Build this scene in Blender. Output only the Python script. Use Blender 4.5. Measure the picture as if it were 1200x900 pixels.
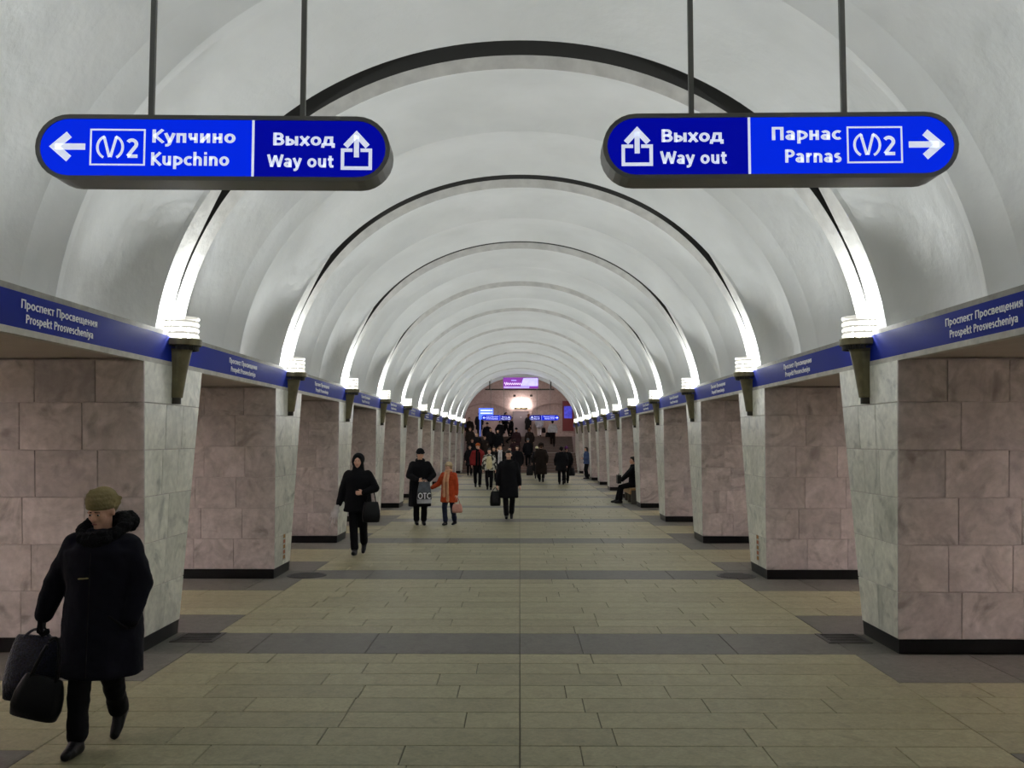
import bpy, math, random
from mathutils import Vector, Matrix, Euler
random.seed(11)
for o in list(bpy.data.objects): bpy.data.objects.remove(o)
scene = bpy.context.scene
COL = scene.collection
PI = math.pi

# ------------------------------------------------------------------ camera, world, exposure
F_PX, CAM_H = 1050.0, 1.95
cam_data = bpy.data.cameras.new('camera')
cam_data.sensor_width = 36.0
cam_data.lens = 36.0 * F_PX / 1200.0
cam_data.clip_start = 0.05
cam = bpy.data.objects.new('camera', cam_data)
cam.location = (0, 0, CAM_H)
cam.rotation_euler = (PI / 2 + math.atan(65 / F_PX), 0, math.atan(9 / F_PX))
COL.objects.link(cam)
scene.camera = cam
world = bpy.data.worlds.new('world'); scene.world = world
world.use_nodes = True
world.node_tree.nodes['Background'].inputs[0].default_value = (0.5, 0.55, 0.6, 1)
world.node_tree.nodes['Background'].inputs[1].default_value = 0.0
scene.view_settings.view_transform = 'Standard'
scene.view_settings.look = 'None'
scene.view_settings.gamma = 1.0
scene.view_settings.use_curve_mapping = False
scene.view_settings.exposure = 1.08
scene.cycles.max_bounces = 8
scene.cycles.diffuse_bounces = 6
scene.cycles.glossy_bounces = 3
scene.cycles.sample_clamp_indirect = 6.0
scene.cycles.caustics_reflective = False
scene.cycles.caustics_refractive = False
SCONCE_W = 71.0

# ------------------------------------------------------------------ station measures (metres)
P = 4.366                 # pitch of the pillars; pillar n stands at y = n * P
LAST = 12
X_BOT, X_TOP = 3.46, 3.39
Z_LINT = 2.655
X_OUT = 5.95              # platform-side face of pillars
Y_BACK, Y_END = -2.3, 12.5 * P
ELL_A, ELL_B, ELL_Z0, ELL_N = 3.46, 3.17, 2.60, 2.05
ST_Y0, ST_N1, ST_N2, ST_RISE, ST_TREAD, ST_LAND = 52.9, 7, 6, 0.165, 0.32, 1.6
Y_LAND1 = ST_Y0 + ST_N1 * ST_TREAD
Y_F2 = Y_LAND1 + ST_LAND
Y_TOP = Y_F2 + ST_N2 * ST_TREAD
Z_TOP = (ST_N1 + ST_N2) * ST_RISE
Y_WALL = 70.0

def stair_z(y):
    if y < ST_Y0: return 0.0
    if y < Y_LAND1: return (math.floor((y - ST_Y0) / ST_TREAD) + 1) * ST_RISE
    if y < Y_F2: return ST_N1 * ST_RISE
    if y < Y_TOP: return ST_N1 * ST_RISE + (math.floor((y - Y_F2) / ST_TREAD) + 1) * ST_RISE
    return Z_TOP

def S(r, g, b):            # sRGB 0-255 -> linear
    f = lambda c: (c / 255) / 12.92 if c / 255 <= 0.04045 else ((c / 255 + 0.055) / 1.055) ** 2.4
    return (f(r), f(g), f(b), 1.0)

# ------------------------------------------------------------------ materials
MATS = {}
def nodes_of(name):
    m = bpy.data.materials.new(name); m.use_nodes = True
    nt = m.node_tree
    return m, nt, nt.nodes['Principled BSDF']
def mat(name, col, rough=0.6, metal=0.0, noise=None, bump=None, emit=None, spec=0.5, sheen=0.0):
    """noise = (scale, amount): value mottling; bump = (scale, strength)"""
    if name in MATS: return MATS[name]
    m, nt, b = nodes_of(name)
    b.inputs['Base Color'].default_value = col
    b.inputs['Roughness'].default_value = rough
    b.inputs['Metallic'].default_value = metal
    b.inputs['Specular IOR Level'].default_value = spec
    if sheen: b.inputs['Sheen Weight'].default_value = sheen
    L = nt.links
    if noise or bump:
        tc = nt.nodes.new('ShaderNodeTexCoord')
    if noise:
        n = nt.nodes.new('ShaderNodeTexNoise'); n.inputs['Scale'].default_value = noise[0]; n.inputs['Detail'].default_value = 4
        L.new(tc.outputs['Object'], n.inputs['Vector'])
        mr = nt.nodes.new('ShaderNodeMapRange'); mr.inputs['From Min'].default_value = 0.3; mr.inputs['From Max'].default_value = 0.7
        mr.inputs['To Min'].default_value = 1 - noise[1]; mr.inputs['To Max'].default_value = 1 + noise[1]
        L.new(n.outputs['Fac'], mr.inputs['Value'])
        mx = nt.nodes.new('ShaderNodeVectorMath'); mx.operation = 'SCALE'; mx.inputs[0].default_value = col[:3]
        L.new(mr.outputs['Result'], mx.inputs['Scale']); L.new(mx.outputs['Vector'], b.inputs['Base Color'])
    if bump:
        n = nt.nodes.new('ShaderNodeTexNoise'); n.inputs['Scale'].default_value = bump[0]; n.inputs['Detail'].default_value = 5
        L.new(tc.outputs['Object'], n.inputs['Vector'])
        bp = nt.nodes.new('ShaderNodeBump'); bp.inputs['Strength'].default_value = bump[1]; bp.inputs['Distance'].default_value = 0.02
        L.new(n.outputs['Fac'], bp.inputs['Height']); L.new(bp.outputs['Normal'], b.inputs['Normal'])
    if emit:
        b.inputs['Emission Color'].default_value = emit[0]; b.inputs['Emission Strength'].default_value = emit[1]
    MATS[name] = m
    return m

def stone_mat(name, base, vein, dark, vary=0.12, rough=0.35, scale=1.0, tint_attr=False):
    """marble / stone: per-piece tone from the object random value or a face attribute, mottling and veins in world space"""
    m, nt, b = nodes_of(name); L = nt.links; N = nt.nodes
    geo = N.new('ShaderNodeNewGeometry')
    n1 = N.new('ShaderNodeTexNoise'); n1.inputs['Scale'].default_value = 2.6 * scale; n1.inputs['Detail'].default_value = 6; n1.inputs['Roughness'].default_value = 0.62; n1.inputs['Distortion'].default_value = 1.2
    n2 = N.new('ShaderNodeTexNoise'); n2.inputs['Scale'].default_value = 16 * scale; n2.inputs['Detail'].default_value = 5
    n3 = N.new('ShaderNodeTexNoise'); n3.inputs['Scale'].default_value = 1.5 * scale; n3.inputs['Detail'].default_value = 8; n3.inputs['Distortion'].default_value = 3.0
    if tint_attr:
        at = N.new('ShaderNodeAttribute'); at.attribute_name = 'tint'; rnd = at.outputs['Fac']
    else:
        oi = N.new('ShaderNodeObjectInfo'); rnd = oi.outputs['Random']
    off = N.new('ShaderNodeVectorMath'); off.operation = 'SCALE'; off.inputs[0].default_value = (37, 91, 53); L.new(rnd, off.inputs['Scale'])
    ad = N.new('ShaderNodeVectorMath'); ad.operation = 'ADD'; L.new(geo.outputs['Position'], ad.inputs[0]); L.new(off.outputs['Vector'], ad.inputs[1])
    for n in (n1, n2, n3): L.new(ad.outputs['Vector'], n.inputs['Vector'])
    r1 = N.new('ShaderNodeValToRGB'); r1.color_ramp.elements[0].position = 0.36; r1.color_ramp.elements[1].position = 0.62
    r1.color_ramp.elements[0].color = vein; r1.color_ramp.elements[1].color = base
    L.new(n1.outputs['Fac'], r1.inputs['Fac'])
    r3 = N.new('ShaderNodeValToRGB'); r3.color_ramp.elements[0].position = 0.56; r3.color_ramp.elements[1].position = 0.74
    r3.color_ramp.elements[0].color = (0, 0, 0, 1); r3.color_ramp.elements[1].color = (0.75, 0.75, 0.75, 1)
    L.new(n3.outputs['Fac'], r3.inputs['Fac'])
    mx = N.new('ShaderNodeMix'); mx.data_type = 'RGBA'; L.new(r3.outputs['Color'], mx.inputs[0]); L.new(r1.outputs['Color'], mx.inputs[6]); mx.inputs[7].default_value = dark
    mr = N.new('ShaderNodeMapRange'); mr.inputs['To Min'].default_value = 1 - vary; mr.inputs['To Max'].default_value = 1 + vary; L.new(rnd, mr.inputs['Value'])
    mr2 = N.new('ShaderNodeMapRange'); mr2.inputs['From Min'].default_value = 0.3; mr2.inputs['From Max'].default_value = 0.7; mr2.inputs['To Min'].default_value = 0.88; mr2.inputs['To Max'].default_value = 1.1; L.new(n2.outputs['Fac'], mr2.inputs['Value'])
    mu = N.new('ShaderNodeMath'); mu.operation = 'MULTIPLY'; L.new(mr.outputs['Result'], mu.inputs[0]); L.new(mr2.outputs['Result'], mu.inputs[1])
    sc = N.new('ShaderNodeVectorMath'); sc.operation = 'SCALE'; L.new(mx.outputs[2], sc.inputs[0]); L.new(mu.outputs['Value'], sc.inputs['Scale'])
    L.new(sc.outputs['Vector'], b.inputs['Base Color'])
    b.inputs['Roughness'].default_value = rough
    if rough >= 0.5: b.inputs['Specular IOR Level'].default_value = 0.25
    MATS[name] = m
    return m

def plaster_mat():
    m, nt, b = nodes_of('plaster'); L = nt.links; N = nt.nodes
    geo = N.new('ShaderNodeNewGeometry')
    n1 = N.new('ShaderNodeTexNoise'); n1.inputs['Scale'].default_value = 0.9; n1.inputs['Detail'].default_value = 6
    n2 = N.new('ShaderNodeTexNoise'); n2.inputs['Scale'].default_value = 3.5; n2.inputs['Detail'].default_value = 5
    for n in (n1, n2): L.new(geo.outputs['Position'], n.inputs['Vector'])
    r = N.new('ShaderNodeValToRGB'); r.color_ramp.elements[0].position = 0.3; r.color_ramp.elements[1].position = 0.7
    r.color_ramp.elements[0].color = (0.61, 0.63, 0.625, 1); r.color_ramp.elements[1].color = (0.71, 0.73, 0.73, 1)
    L.new(n1.outputs['Fac'], r.inputs['Fac']); L.new(r.outputs['Color'], b.inputs['Base Color'])
    bp = N.new('ShaderNodeBump'); bp.inputs['Strength'].default_value = 0.6; bp.inputs['Distance'].default_value = 0.03
    L.new(n2.outputs['Fac'], bp.inputs['Height']); L.new(bp.outputs['Normal'], b.inputs['Normal'])
    b.inputs['Roughness'].default_value = 0.75; b.inputs['Specular IOR Level'].default_value = 0.25
    MATS['plaster'] = m
    return m

PLASTER = plaster_mat()
RIBMAT = mat('rib_plaster', (0.52, 0.52, 0.50, 1), 0.7, noise=(6, 0.12), bump=(14, 0.3))
SLOTMAT = mat('slot_shade', (0.06, 0.06, 0.057, 1), 0.8)  # shade of the deep recess put into a dark base colour
MARBLE_H = stone_mat('marble_pale', (0.84, 0.84, 0.75, 1), (0.64, 0.65, 0.57, 1), (0.24, 0.26, 0.225, 1), 0.10, 0.3)
MARBLE_N = stone_mat('marble_pink_lit', (0.58, 0.525, 0.50, 1), (0.41, 0.365, 0.345, 1), (0.175, 0.152, 0.13, 1), 0.12, 0.38)  # same pillar marble, with the pinkish platform light put into its colour
GRANITE_L = stone_mat('granite_light', (0.265, 0.25, 0.15, 1), (0.22, 0.207, 0.122, 1), (0.175, 0.165, 0.10, 1), 0.10, 0.6, 3.0, True)
GRANITE_D = stone_mat('granite_dark', (0.112, 0.106, 0.088, 1), (0.09, 0.085, 0.07, 1), (0.068, 0.064, 0.055, 1), 0.12, 0.6, 3.0, True)
GROUT = mat('grout', (0.06, 0.055, 0.038, 1), 0.9)
PLINTH = mat('plinth_black', (0.006, 0.006, 0.006, 1), 0.35, spec=0.3)
TRIMM = stone_mat('trim_marble', (0.52, 0.51, 0.46, 1), (0.44, 0.43, 0.39, 1), (0.30, 0.29, 0.26, 1), 0.05, 0.6)
LEDGEM = stone_mat('ledge_marble', (0.36, 0.355, 0.32, 1), (0.30, 0.295, 0.27, 1), (0.22, 0.215, 0.19, 1), 0.05, 0.7)
SOFFIT = mat('soffit_plaster', (0.42, 0.37, 0.33, 1), 0.7, noise=(3, 0.06))
BLUE = mat('blue_enamel', S(8, 34, 138), 0.6, noise=(2, 0.05), spec=0.12)
WHITE_P = mat('white_print', (0.85, 0.86, 0.88, 1), 0.5)
BRONZE = mat('bronze', (0.13, 0.115, 0.06, 1), 0.42, 0.55, noise=(9, 0.25))
BRONZE_D = mat('bronze_dark', (0.025, 0.022, 0.014, 1), 0.5, 0.5)
def glass_mat(name, col, clear, emit):
    m, nt, b = nodes_of(name); N = nt.nodes; L = nt.links
    b.inputs['Base Color'].default_value = col; b.inputs['Roughness'].default_value = 0.15
    b.inputs['Emission Color'].default_value = (1.0, 0.97, 0.86, 1); b.inputs['Emission Strength'].default_value = emit
    tr = N.new('ShaderNodeBsdfTransparent'); mx = N.new('ShaderNodeMixShader'); mx.inputs[0].default_value = 1 - clear
    L.new(tr.outputs[0], mx.inputs[1]); L.new(b.outputs[0], mx.inputs[2]); L.new(mx.outputs[0], N['Material Output'].inputs['Surface'])
    return m
GLASS_E = glass_mat('lamp_glass', (0.05, 0.05, 0.046, 1), 0.36, 0.44)
GLASS_R = glass_mat('lamp_glass_rib', (0.03, 0.027, 0.018, 1), 0.0, 0.25)
TUBE = mat('lamp_tube', (0.9, 0.9, 0.9, 1), 0.4, emit=((1.0, 0.98, 0.93, 1), 1.5))
STEEL = mat('sign_steel', (0.20, 0.20, 0.19, 1), 0.5, 0.3)
SIGN_B = mat('sign_blue', S(0, 10, 90), 0.5, spec=0.1, emit=(S(0, 40, 232), 0.43))
SIGN_D = mat('sign_blue_deep', S(0, 3, 60), 0.5, spec=0.1, emit=(S(0, 6, 158), 0.42))
SIGN_W = mat('sign_white', (0.8, 0.85, 0.95, 1), 0.4, emit=(S(225, 232, 255), 0.32))
STAIRM = mat('stair_granite', (0.15, 0.095, 0.075, 1), 0.5, noise=(8, 0.15))
NOSING = mat('stair_nosing', (0.32, 0.27, 0.24, 1), 0.5)
LOBBY = stone_mat('lobby_stone', (0.45, 0.36, 0.33, 1), (0.37, 0.29, 0.27, 1), (0.28, 0.22, 0.2, 1), 0.05, 0.5)
DARKWALL = mat('track_wall', (0.62, 0.58, 0.57, 1), 0.7, noise=(2, 0.1))
IRON = mat('cast_iron', (0.022, 0.019, 0.016, 1), 0.55, 0.3, noise=(20, 0.3))
WOOD = mat('bench_wood', (0.32, 0.19, 0.07, 1), 0.45, noise=(7, 0.2))
SKIN = mat('skin', (0.62, 0.36, 0.25, 1), 0.55, noise=(25, 0.06))
LIPM = mat('lip', (0.30, 0.10, 0.08, 1), 0.5)
EYE = mat('eye_dark', (0.015, 0.012, 0.01, 1), 0.25)
EYEW = mat('eye_white', (0.55, 0.52, 0.48, 1), 0.3)
BLACKLEATHER = mat('black_leather', (0.004, 0.004, 0.005, 1), 0.45, bump=(30, 0.2), spec=0.2)

# ------------------------------------------------------------------ mesh helpers
class MB:
    def __init__(s): s.v = []; s.f = []; s.m = []; s.mi = 0
    def add(s, vs, fs):
        o = len(s.v); s.v += [tuple(v) for v in vs]
        for f in fs: s.f.append(tuple(i + o for i in f)); s.m.append(s.mi)
    def box(s, x0, x1, y0, y1, z0, z1):
        vs = [(x, y, z) for z in (z0, z1) for y in (y0, y1) for x in (x0, x1)]
        s.add(vs, [(0, 2, 3, 1), (4, 5, 7, 6), (0, 1, 5, 4), (2, 6, 7, 3), (0, 4, 6, 2), (1, 3, 7, 5)])
    def hexa(s, b, t):     # bottom 4, top 4, counter-clockwise from above
        s.add(list(b) + list(t), [(3, 2, 1, 0), (4, 5, 6, 7)] + [(i, (i + 1) % 4, 4 + (i + 1) % 4, 4 + i) for i in range(4)])
    def prism(s, poly, z0, z1, fn=lambda u, v, w: (u, v, w)):
        n = len(poly)
        s.add([fn(u, v, z0) for u, v in poly] + [fn(u, v, z1) for u, v in poly],
              [tuple(range(n - 1, -1, -1)), tuple(range(n, 2 * n))] + [(i, (i + 1) % n, n + (i + 1) % n, n + i) for i in range(n)])
    def rings(s, rs, cap=True, close=True):
        n = len(rs[0]); vs = [p for r in rs for p in r]; fs = []
        for k in range(len(rs) - 1):
            for i in range(n if close else n - 1):
                j = (i + 1) % n
                fs.append((k * n + i, k * n + j, (k + 1) * n + j, (k + 1) * n + i))
        if cap: fs += [tuple(range(n - 1, -1, -1)), tuple(range((len(rs) - 1) * n, len(rs) * n))]
        s.add(vs, fs)
    def ell(s, c, r, rot=None, seg=14, rng=9):
        c = Vector(c); rs = []
        for k in range(1, rng):
            ph = -PI / 2 + PI * k / rng; row = []
            for i in range(seg):
                t = 2 * PI * i / seg
                p = Vector((r[0] * math.cos(ph) * math.cos(t), r[1] * math.cos(ph) * math.sin(t), r[2] * math.sin(ph)))
                row.append(c + (rot @ p if rot else p))
            rs.append(row)
        top = Vector((0, 0, r[2])); top = rot @ top if rot else top
        vs = [p for r_ in rs for p in r_] + [c - top, c + top]; n = seg; fs = []
        for k in range(len(rs) - 1):
            for i in range(n): fs.append((k * n + i, k * n + (i + 1) % n, (k + 1) * n + (i + 1) % n, (k + 1) * n + i))
        b, t = len(vs) - 2, len(vs) - 1; l = (len(rs) - 1) * n
        for i in range(n): fs.append((b, (i + 1) % n, i)); fs.append((t, l + i, l + (i + 1) % n))
        s.add(vs, fs)
    def cap(s, a, ra, b, rb, seg=10, flat=1.0, up=None):
        """tapered capsule from a to b"""
        a, b = Vector(a), Vector(b); d = b - a
        if d.length < 1e-6: d = Vector((0, 0, 1e-4))
        w = d.normalized(); u = (Vector(up) if up else (Vector((1, 0, 0)) if abs(w.x) < 0.8 else Vector((0, 1, 0))))
        u = (u - w * u.dot(w)).normalized(); v = w.cross(u); rs = []
        for k, ph in enumerate((-80, -50, -20, 0)): 
            rs.append((a + w * ra * math.sin(math.radians(ph)), ra * math.cos(math.radians(ph))))
        for ph in (0, 20, 50, 80): rs.append((b + w * rb * math.sin(math.radians(ph)), rb * math.cos(math.radians(ph))))
        s.rings([[c + (u * math.cos(2 * PI * i / seg) + v * math.sin(2 * PI * i / seg) * flat) * r for i in range(seg)] for c, r in rs])
    def chain(s, pts, rad, seg=10):
        for i in range(len(pts) - 1): s.cap(pts[i], rad[i], pts[i + 1], rad[i + 1], seg)
    def loft(s, rows, seg=24):
        """rows: (cx, cy, z, rx, ry)"""
        s.rings([[(cx + rx * math.cos(2 * PI * i / seg), cy + ry * math.sin(2 * PI * i / seg), z) for i in range(seg)] for cx, cy, z, rx, ry in rows])
    def tube(s, pts, r, seg=8):
        pts = [Vector(p) for p in pts]; rs = []
        for i, p in enumerate(pts):
            d = (pts[min(i + 1, len(pts) - 1)] - pts[max(i - 1, 0)]).normalized()
            u = Vector((0, 0, 1)) if abs(d.z) < 0.9 else Vector((1, 0, 0))
            u = (u - d * u.dot(d)).normalized(); v = d.cross(u)
            rr = r[i] if isinstance(r, (list, tuple)) else r
            rs.append([p + (u * math.cos(2 * PI * k / seg) + v * math.sin(2 * PI * k / seg)) * rr for k in range(seg)])
        s.rings(rs)
    def mesh(s, name, mats, smooth=False):
        me = bpy.data.meshes.new(name); me.from_pydata(s.v, [], s.f)
        for m in (mats if isinstance(mats, (list, tuple)) else [mats]): me.materials.append(m)
        if any(s.m): me.polygons.foreach_set('material_index', s.m)
        if smooth: me.polygons.foreach_set('use_smooth', [True] * len(s.f))
        me.update()
        return me
def link(name, data, parent=None, loc=None, rotz=0.0):
    o = bpy.data.objects.new(name, data); COL.objects.link(o)
    if loc: o.location = loc
    if rotz: o.rotation_euler = (0, 0, rotz)
    if parent: o.parent = parent
    return o
def obj(name, mb, mats, parent=None, smooth=False, loc=None, rotz=0.0):
    return link(name, mb.mesh(name, mats, smooth), parent, loc, rotz)
def fix_normals(o):
    import bmesh
    bm = bmesh.new(); bm.from_mesh(o.data); bmesh.ops.recalc_face_normals(bm, faces=bm.faces); bm.to_mesh(o.data); bm.free()
    return o
def tag(o, label, cat, group=None):
    o['label'] = label; o['category'] = cat
    if group: o['group'] = group
    return o
def thing(name, label, cat, loc=(0, 0, 0), rotz=0.0, group=None):
    o = bpy.data.objects.new(name, None); COL.objects.link(o); o.empty_display_size = 0.1
    o.location = loc; o.rotation_euler = (0, 0, rotz)
    return tag(o, label, cat, group)
def structure(o, label=None, cat=None):
    o['kind'] = 'structure'
    if label: o['label'] = label
    if cat: o['category'] = cat
    return o
def bevel(o, w=0.01, seg=2):
    md = o.modifiers.new('bevel', 'BEVEL'); md.width = w; md.segments = seg; md.limit_method = 'ANGLE'
    PENDING.append(o); return o
PENDING = []
def fuse(name, mb, voxel, mat_, parent, smooth=4, fold=None):
    """one continuous skin over overlapping solids (remeshed at the end in one go)"""
    o = obj(name, mb, mat_, parent)
    r = o.modifiers.new('remesh', 'REMESH'); r.mode = 'VOXEL'; r.voxel_size = voxel; r.use_smooth_shade = True
    if smooth:
        sm = o.modifiers.new('smooth', 'SMOOTH'); sm.factor = 0.5; sm.iterations = smooth
    if fold:
        t = bpy.data.textures.new('folds', 'CLOUDS'); t.noise_scale = fold[0]; t.noise_depth = 2
        d = o.modifiers.new('folds', 'DISPLACE'); d.texture = t; d.strength = fold[1]; d.mid_level = 0.5; d.texture_coords = 'LOCAL'
    PENDING.append(o)
    return o
def strip(b, pts, w, z0=0.0, z1=0.003, closed=False):
    """flat stroke along 2-D points"""
    n = len(pts); L_, R_ = [], []
    for i in range(n):
        a = Vector(pts[i - 1] if (i > 0 or closed) else pts[i]); c = Vector(pts[(i + 1) % n] if (i < n - 1 or closed) else pts[i])
        p = Vector(pts[i]); d1 = (p - a); d2 = (c - p)
        d1 = d1.normalized() if d1.length > 1e-9 else d2.normalized(); d2 = d2.normalized() if d2.length > 1e-9 else d1
        nn = Vector((-(d1.y + d2.y), d1.x + d2.x)); nn = nn.normalized() if nn.length > 1e-6 else Vector((-d1.y, d1.x))
        kx = 1 / max(0.5, abs(nn.dot(Vector((-d1.y, d1.x)))))
        L_.append(p + nn * w / 2 * kx); R_.append(p - nn * w / 2 * kx)
    for i in range(n if closed else n - 1):
        j = (i + 1) % n
        q = [L_[i], R_[i], R_[j], L_[j]]
        b.add([(v.x, v.y, z0) for v in q] + [(v.x, v.y, z1) for v in q], [(3, 2, 1, 0), (4, 5, 6, 7)] + [(k, (k + 1) % 4, 4 + (k + 1) % 4, 4 + k) for k in range(4)])
# ---- lettering drawn with strokes: capital height 1, x-height 0.72
def glyphs(t):
    h = t / 2; xh = 0.73
    def arc(cx, cy, rx, ry, a0, a1, n=14): return [(cx + rx * math.cos(math.radians(a0 + (a1 - a0) * i / n)), cy + ry * math.sin(math.radians(a0 + (a1 - a0) * i / n))) for i in range(n + 1)]
    cy, ry = xh / 2, xh / 2 - h
    G = {}
    def stem(x, a, b): return [(x, a), (x, b)]
    o = lambda cx, rx: arc(cx, cy, rx, ry, 0, 360, 22)
    G['o'] = G['о'] = (0.64, [o(0.32, 0.32 - h - 0.02)])
    G['p'] = G['р'] = (0.64, [stem(h + .05, -0.27, xh), arc(h + .05, cy, 0.49 - h, ry, -90, 90, 14)])
    G['c'] = G['с'] = (0.52, [arc(0.34, cy, 0.32 - h, ry, 52, 308)])
    G['n'] = (0.62, [stem(h + .05, 0, xh), arc(0.31, xh - h - .2, 0.26 - h, .2, 180, 0) + [(0.57 - h, 0)]])
    G['h'] = (0.62, [stem(h + .05, 0, 1.05), G['n'][1][1]])
    G['u'] = (0.62, [stem(0.57 - h, 0, xh), [(h + .05, xh)] + arc(0.31, h + .2, 0.26 - h, .2, 180, 360)])
    G['i'] = (0.28, [stem(0.14, 0, xh), [(0.14 - h * .9, 0.95), (0.14 + h * .9, 0.95)]])
    a_ = [arc(0.27, xh - h - .16, 0.26 - h, .16, 150, 0, 8) + [(0.53 - h, 0)], arc(0.27, 0.22, 0.25 - h, 0.22 - h, 0, 360, 14)]
    G['a'] = G['а'] = (0.58, a_)
    G['r'] = (0.42, [stem(h + .05, 0, xh), arc(0.37, xh - h - .22, 0.30 - h, .22, 180, 85, 6)])
    G['s'] = (0.47, [arc(0.24, xh - h - .13, 0.21 - h, .13, 40, 205, 8) + arc(0.24, h + .15, 0.22 - h, .15, 60, -140, 9)])
    G['e'] = G['е'] = (0.60, [arc(0.31, cy, 0.30 - h, ry, 0, 312), [(0.07, cy), (0.60 - h, cy)]])
    G['k'] = (0.56, [stem(h + .05, 0, 1.05), [(0.50, xh), (0.17, cy + .02), (0.53, 0)]])
    G['к'] = (0.56, [stem(h + .05, 0, xh), [(0.50, xh), (0.17, cy + .02), (0.53, 0)]])
    G['t'] = (0.42, [[(0.19, 0.92), (0.19, 0.2), (0.24, h), (0.40, h)], [(0.03, xh - h), (0.39, xh - h)]])
    G['т'] = (0.50, [stem(0.25, 0, xh), [(0.02, xh - h), (0.48, xh - h)]])
    G['v'] = (0.56, [[(0.06, xh), (0.28, 0.03), (0.50, xh)]])
    G['y'] = G['у'] = (0.56, [[(0.06, xh), (0.29, 0.05)], [(0.50, xh), (0.25, -0.12), (0.16, -0.2), (0.05, -0.2)]])
    G['x'] = G['х'] = (0.56, [[(0.06, xh), (0.50, 0)], [(0.50, xh), (0.06, 0)]])
    G['п'] = (0.62, [[(h + .05, 0), (h + .05, xh - h), (0.57 - h, xh - h), (0.57 - h, 0)]])
    G['н'] = (0.62, [stem(h + .05, 0, xh), stem(0.57 - h, 0, xh), [(h + .05, cy), (0.57 - h, cy)]])
    G['и'] = (0.64, [stem(h + .05, 0, xh), stem(0.59 - h, 0, xh), [(h + .05, 0.08), (0.59 - h, xh - .08)]])
    G['ч'] = (0.58, [stem(0.53 - h, 0, xh), [(h + .04, xh), (h + .04, 0.45), (h + .1, 0.33), (0.2, 0.3), (0.53 - h, 0.33)]])
    G['ы'] = (0.80, [stem(h + .05, 0, xh), [(h + .05, 0.44)] + arc(0.26, 0.22 + h / 2, 0.25 - h / 2, 0.22 - h / 2, 90, -90, 8) + [(h + .05, h)], stem(0.75 - h, 0, xh)])
    G['д'] = (0.66, [[(0.03, -0.16), (0.03 + h * .3, h), (0.62, h), (0.62, -0.16)], [(0.14, h), (0.22, xh - h), (0.52, xh - h), (0.52, h)]])
    G['в'] = (0.58, [stem(h + .05, 0, xh), [(h + .05, xh - h), (0.34, xh - h)] + arc(0.34, xh - h - .13, .12, .13, 80, -80, 6) + [(h + .05, cy)], [(0.3, cy)] + arc(0.36, h + .13, .13, .13, 80, -80, 6) + [(h + .05, h)]])
    G['щ'] = (0.90, [[(h + .05, xh), (h + .05, h), (0.88, h), (0.88, -0.16)], stem(0.43, h, xh), stem(0.80 - h, h, xh)])
    G['я'] = (0.58, [stem(0.53 - h, 0, xh), [(0.53 - h, xh - h), (0.24, xh - h)] + arc(0.24, xh - h - .14, .14, .14, 100, 260, 6) + [(0.53 - h, xh - h - .28)], [(0.3, 0.32), (0.06, 0.0)]])
    G['K'] = G['К'] = (0.66, [stem(h + .05, 0, 1), [(0.60, 1), (0.2, 0.52), (0.63, 0)]])
    G['P'] = (0.62, [stem(h + .05, 0, 1), [(h + .05, 1 - h), (0.32, 1 - h)] + arc(0.32, 1 - h - .21, .21, .21, 80, -80, 8) + [(h + .05, 1 - h - .42)]])
    G['W'] = (1.0, [[(0.05, 1), (0.26, 0.03), (0.5, 0.92), (0.74, 0.03), (0.95, 1)]])
    G['В'] = (0.66, [stem(h + .05, 0, 1), [(h + .05, 1 - h), (0.36, 1 - h)] + arc(0.36, 1 - h - .19, .17, .19, 80, -80, 7) + [(h + .05, 0.52)], [(0.36, 0.52)] + arc(0.38, h + .205, .20, .205, 80, -80, 7) + [(h + .05, h)]])
    G['П'] = (0.74, [[(h + .05, 0), (h + .05, 1 - h), (0.69 - h, 1 - h), (0.69 - h, 0)]])
    G['2'] = (0.60, [arc(0.28, 0.70, 0.25 - h + .05, 0.30 - h, 150, -25, 9) + [(0.09, h), (0.56, h)]])
    G['O'] = (0.82, [arc(0.41, .5, 0.39 - h, .5 - h, 0, 360, 24)])
    G['T'] = (0.62, [stem(0.31, 0, 1), [(0.02, 1 - h), (0.60, 1 - h)]])
    G['C'] = (0.70, [arc(0.42, .5, 0.39 - h, .5 - h, 48, 312)])
    G[' '] = (0.30, [])
    return G
TEXTS = {}
def text_words(body, height, matl, bold=0.17, align='CENTER', width=None, depth=0.002, track=0.03):
    """list of one mesh per word: strokes as thin solids in the XY plane, baseline y=0"""
    key = (body, height, matl.name, bold, align, width)
    if key in TEXTS: return TEXTS[key]
    G = glyphs(bold); total = sum(G[c][0] + track for c in body) - track
    kx = width / total if width else height
    x0 = {'CENTER': -total / 2, 'LEFT': 0, 'RIGHT': -total}[align]
    out = []; b = MB(); x = x0
    for c in body + ' ':
        if c == ' ':
            if b.v:
                b.v = [(vx * kx, vy * height, vz) for vx, vy, vz in b.v]
                out.append(fix_mesh(b.mesh('lettering', matl)))
            b = MB()
        adv, strokes = G[c]
        for st_ in strokes:
            cl = len(st_) > 4 and abs(st_[0][0] - st_[-1][0]) < 1e-6 and abs(st_[0][1] - st_[-1][1]) < 1e-6
            if cl: strip(b, [(px + x, py) for px, py in st_[:-1]], bold, 0.0, depth, closed=True)
            else:
                run = [st_[0]]
                for i in range(1, len(st_)):
                    run.append(st_[i])
                    if i < len(st_) - 1:
                        d1 = Vector(st_[i]) - Vector(st_[i - 1]); d2 = Vector(st_[i + 1]) - Vector(st_[i])
                        if d1.length > 1e-6 and d2.length > 1e-6 and abs(d1.angle(d2)) > 1.75:
                            strip(b, [(px + x, py) for px, py in run], bold, 0.0, depth); run = [st_[i]]
                strip(b, [(px + x, py) for px, py in run], bold, 0.0, depth)
        x += adv + track
    TEXTS[key] = out
    return out
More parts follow.
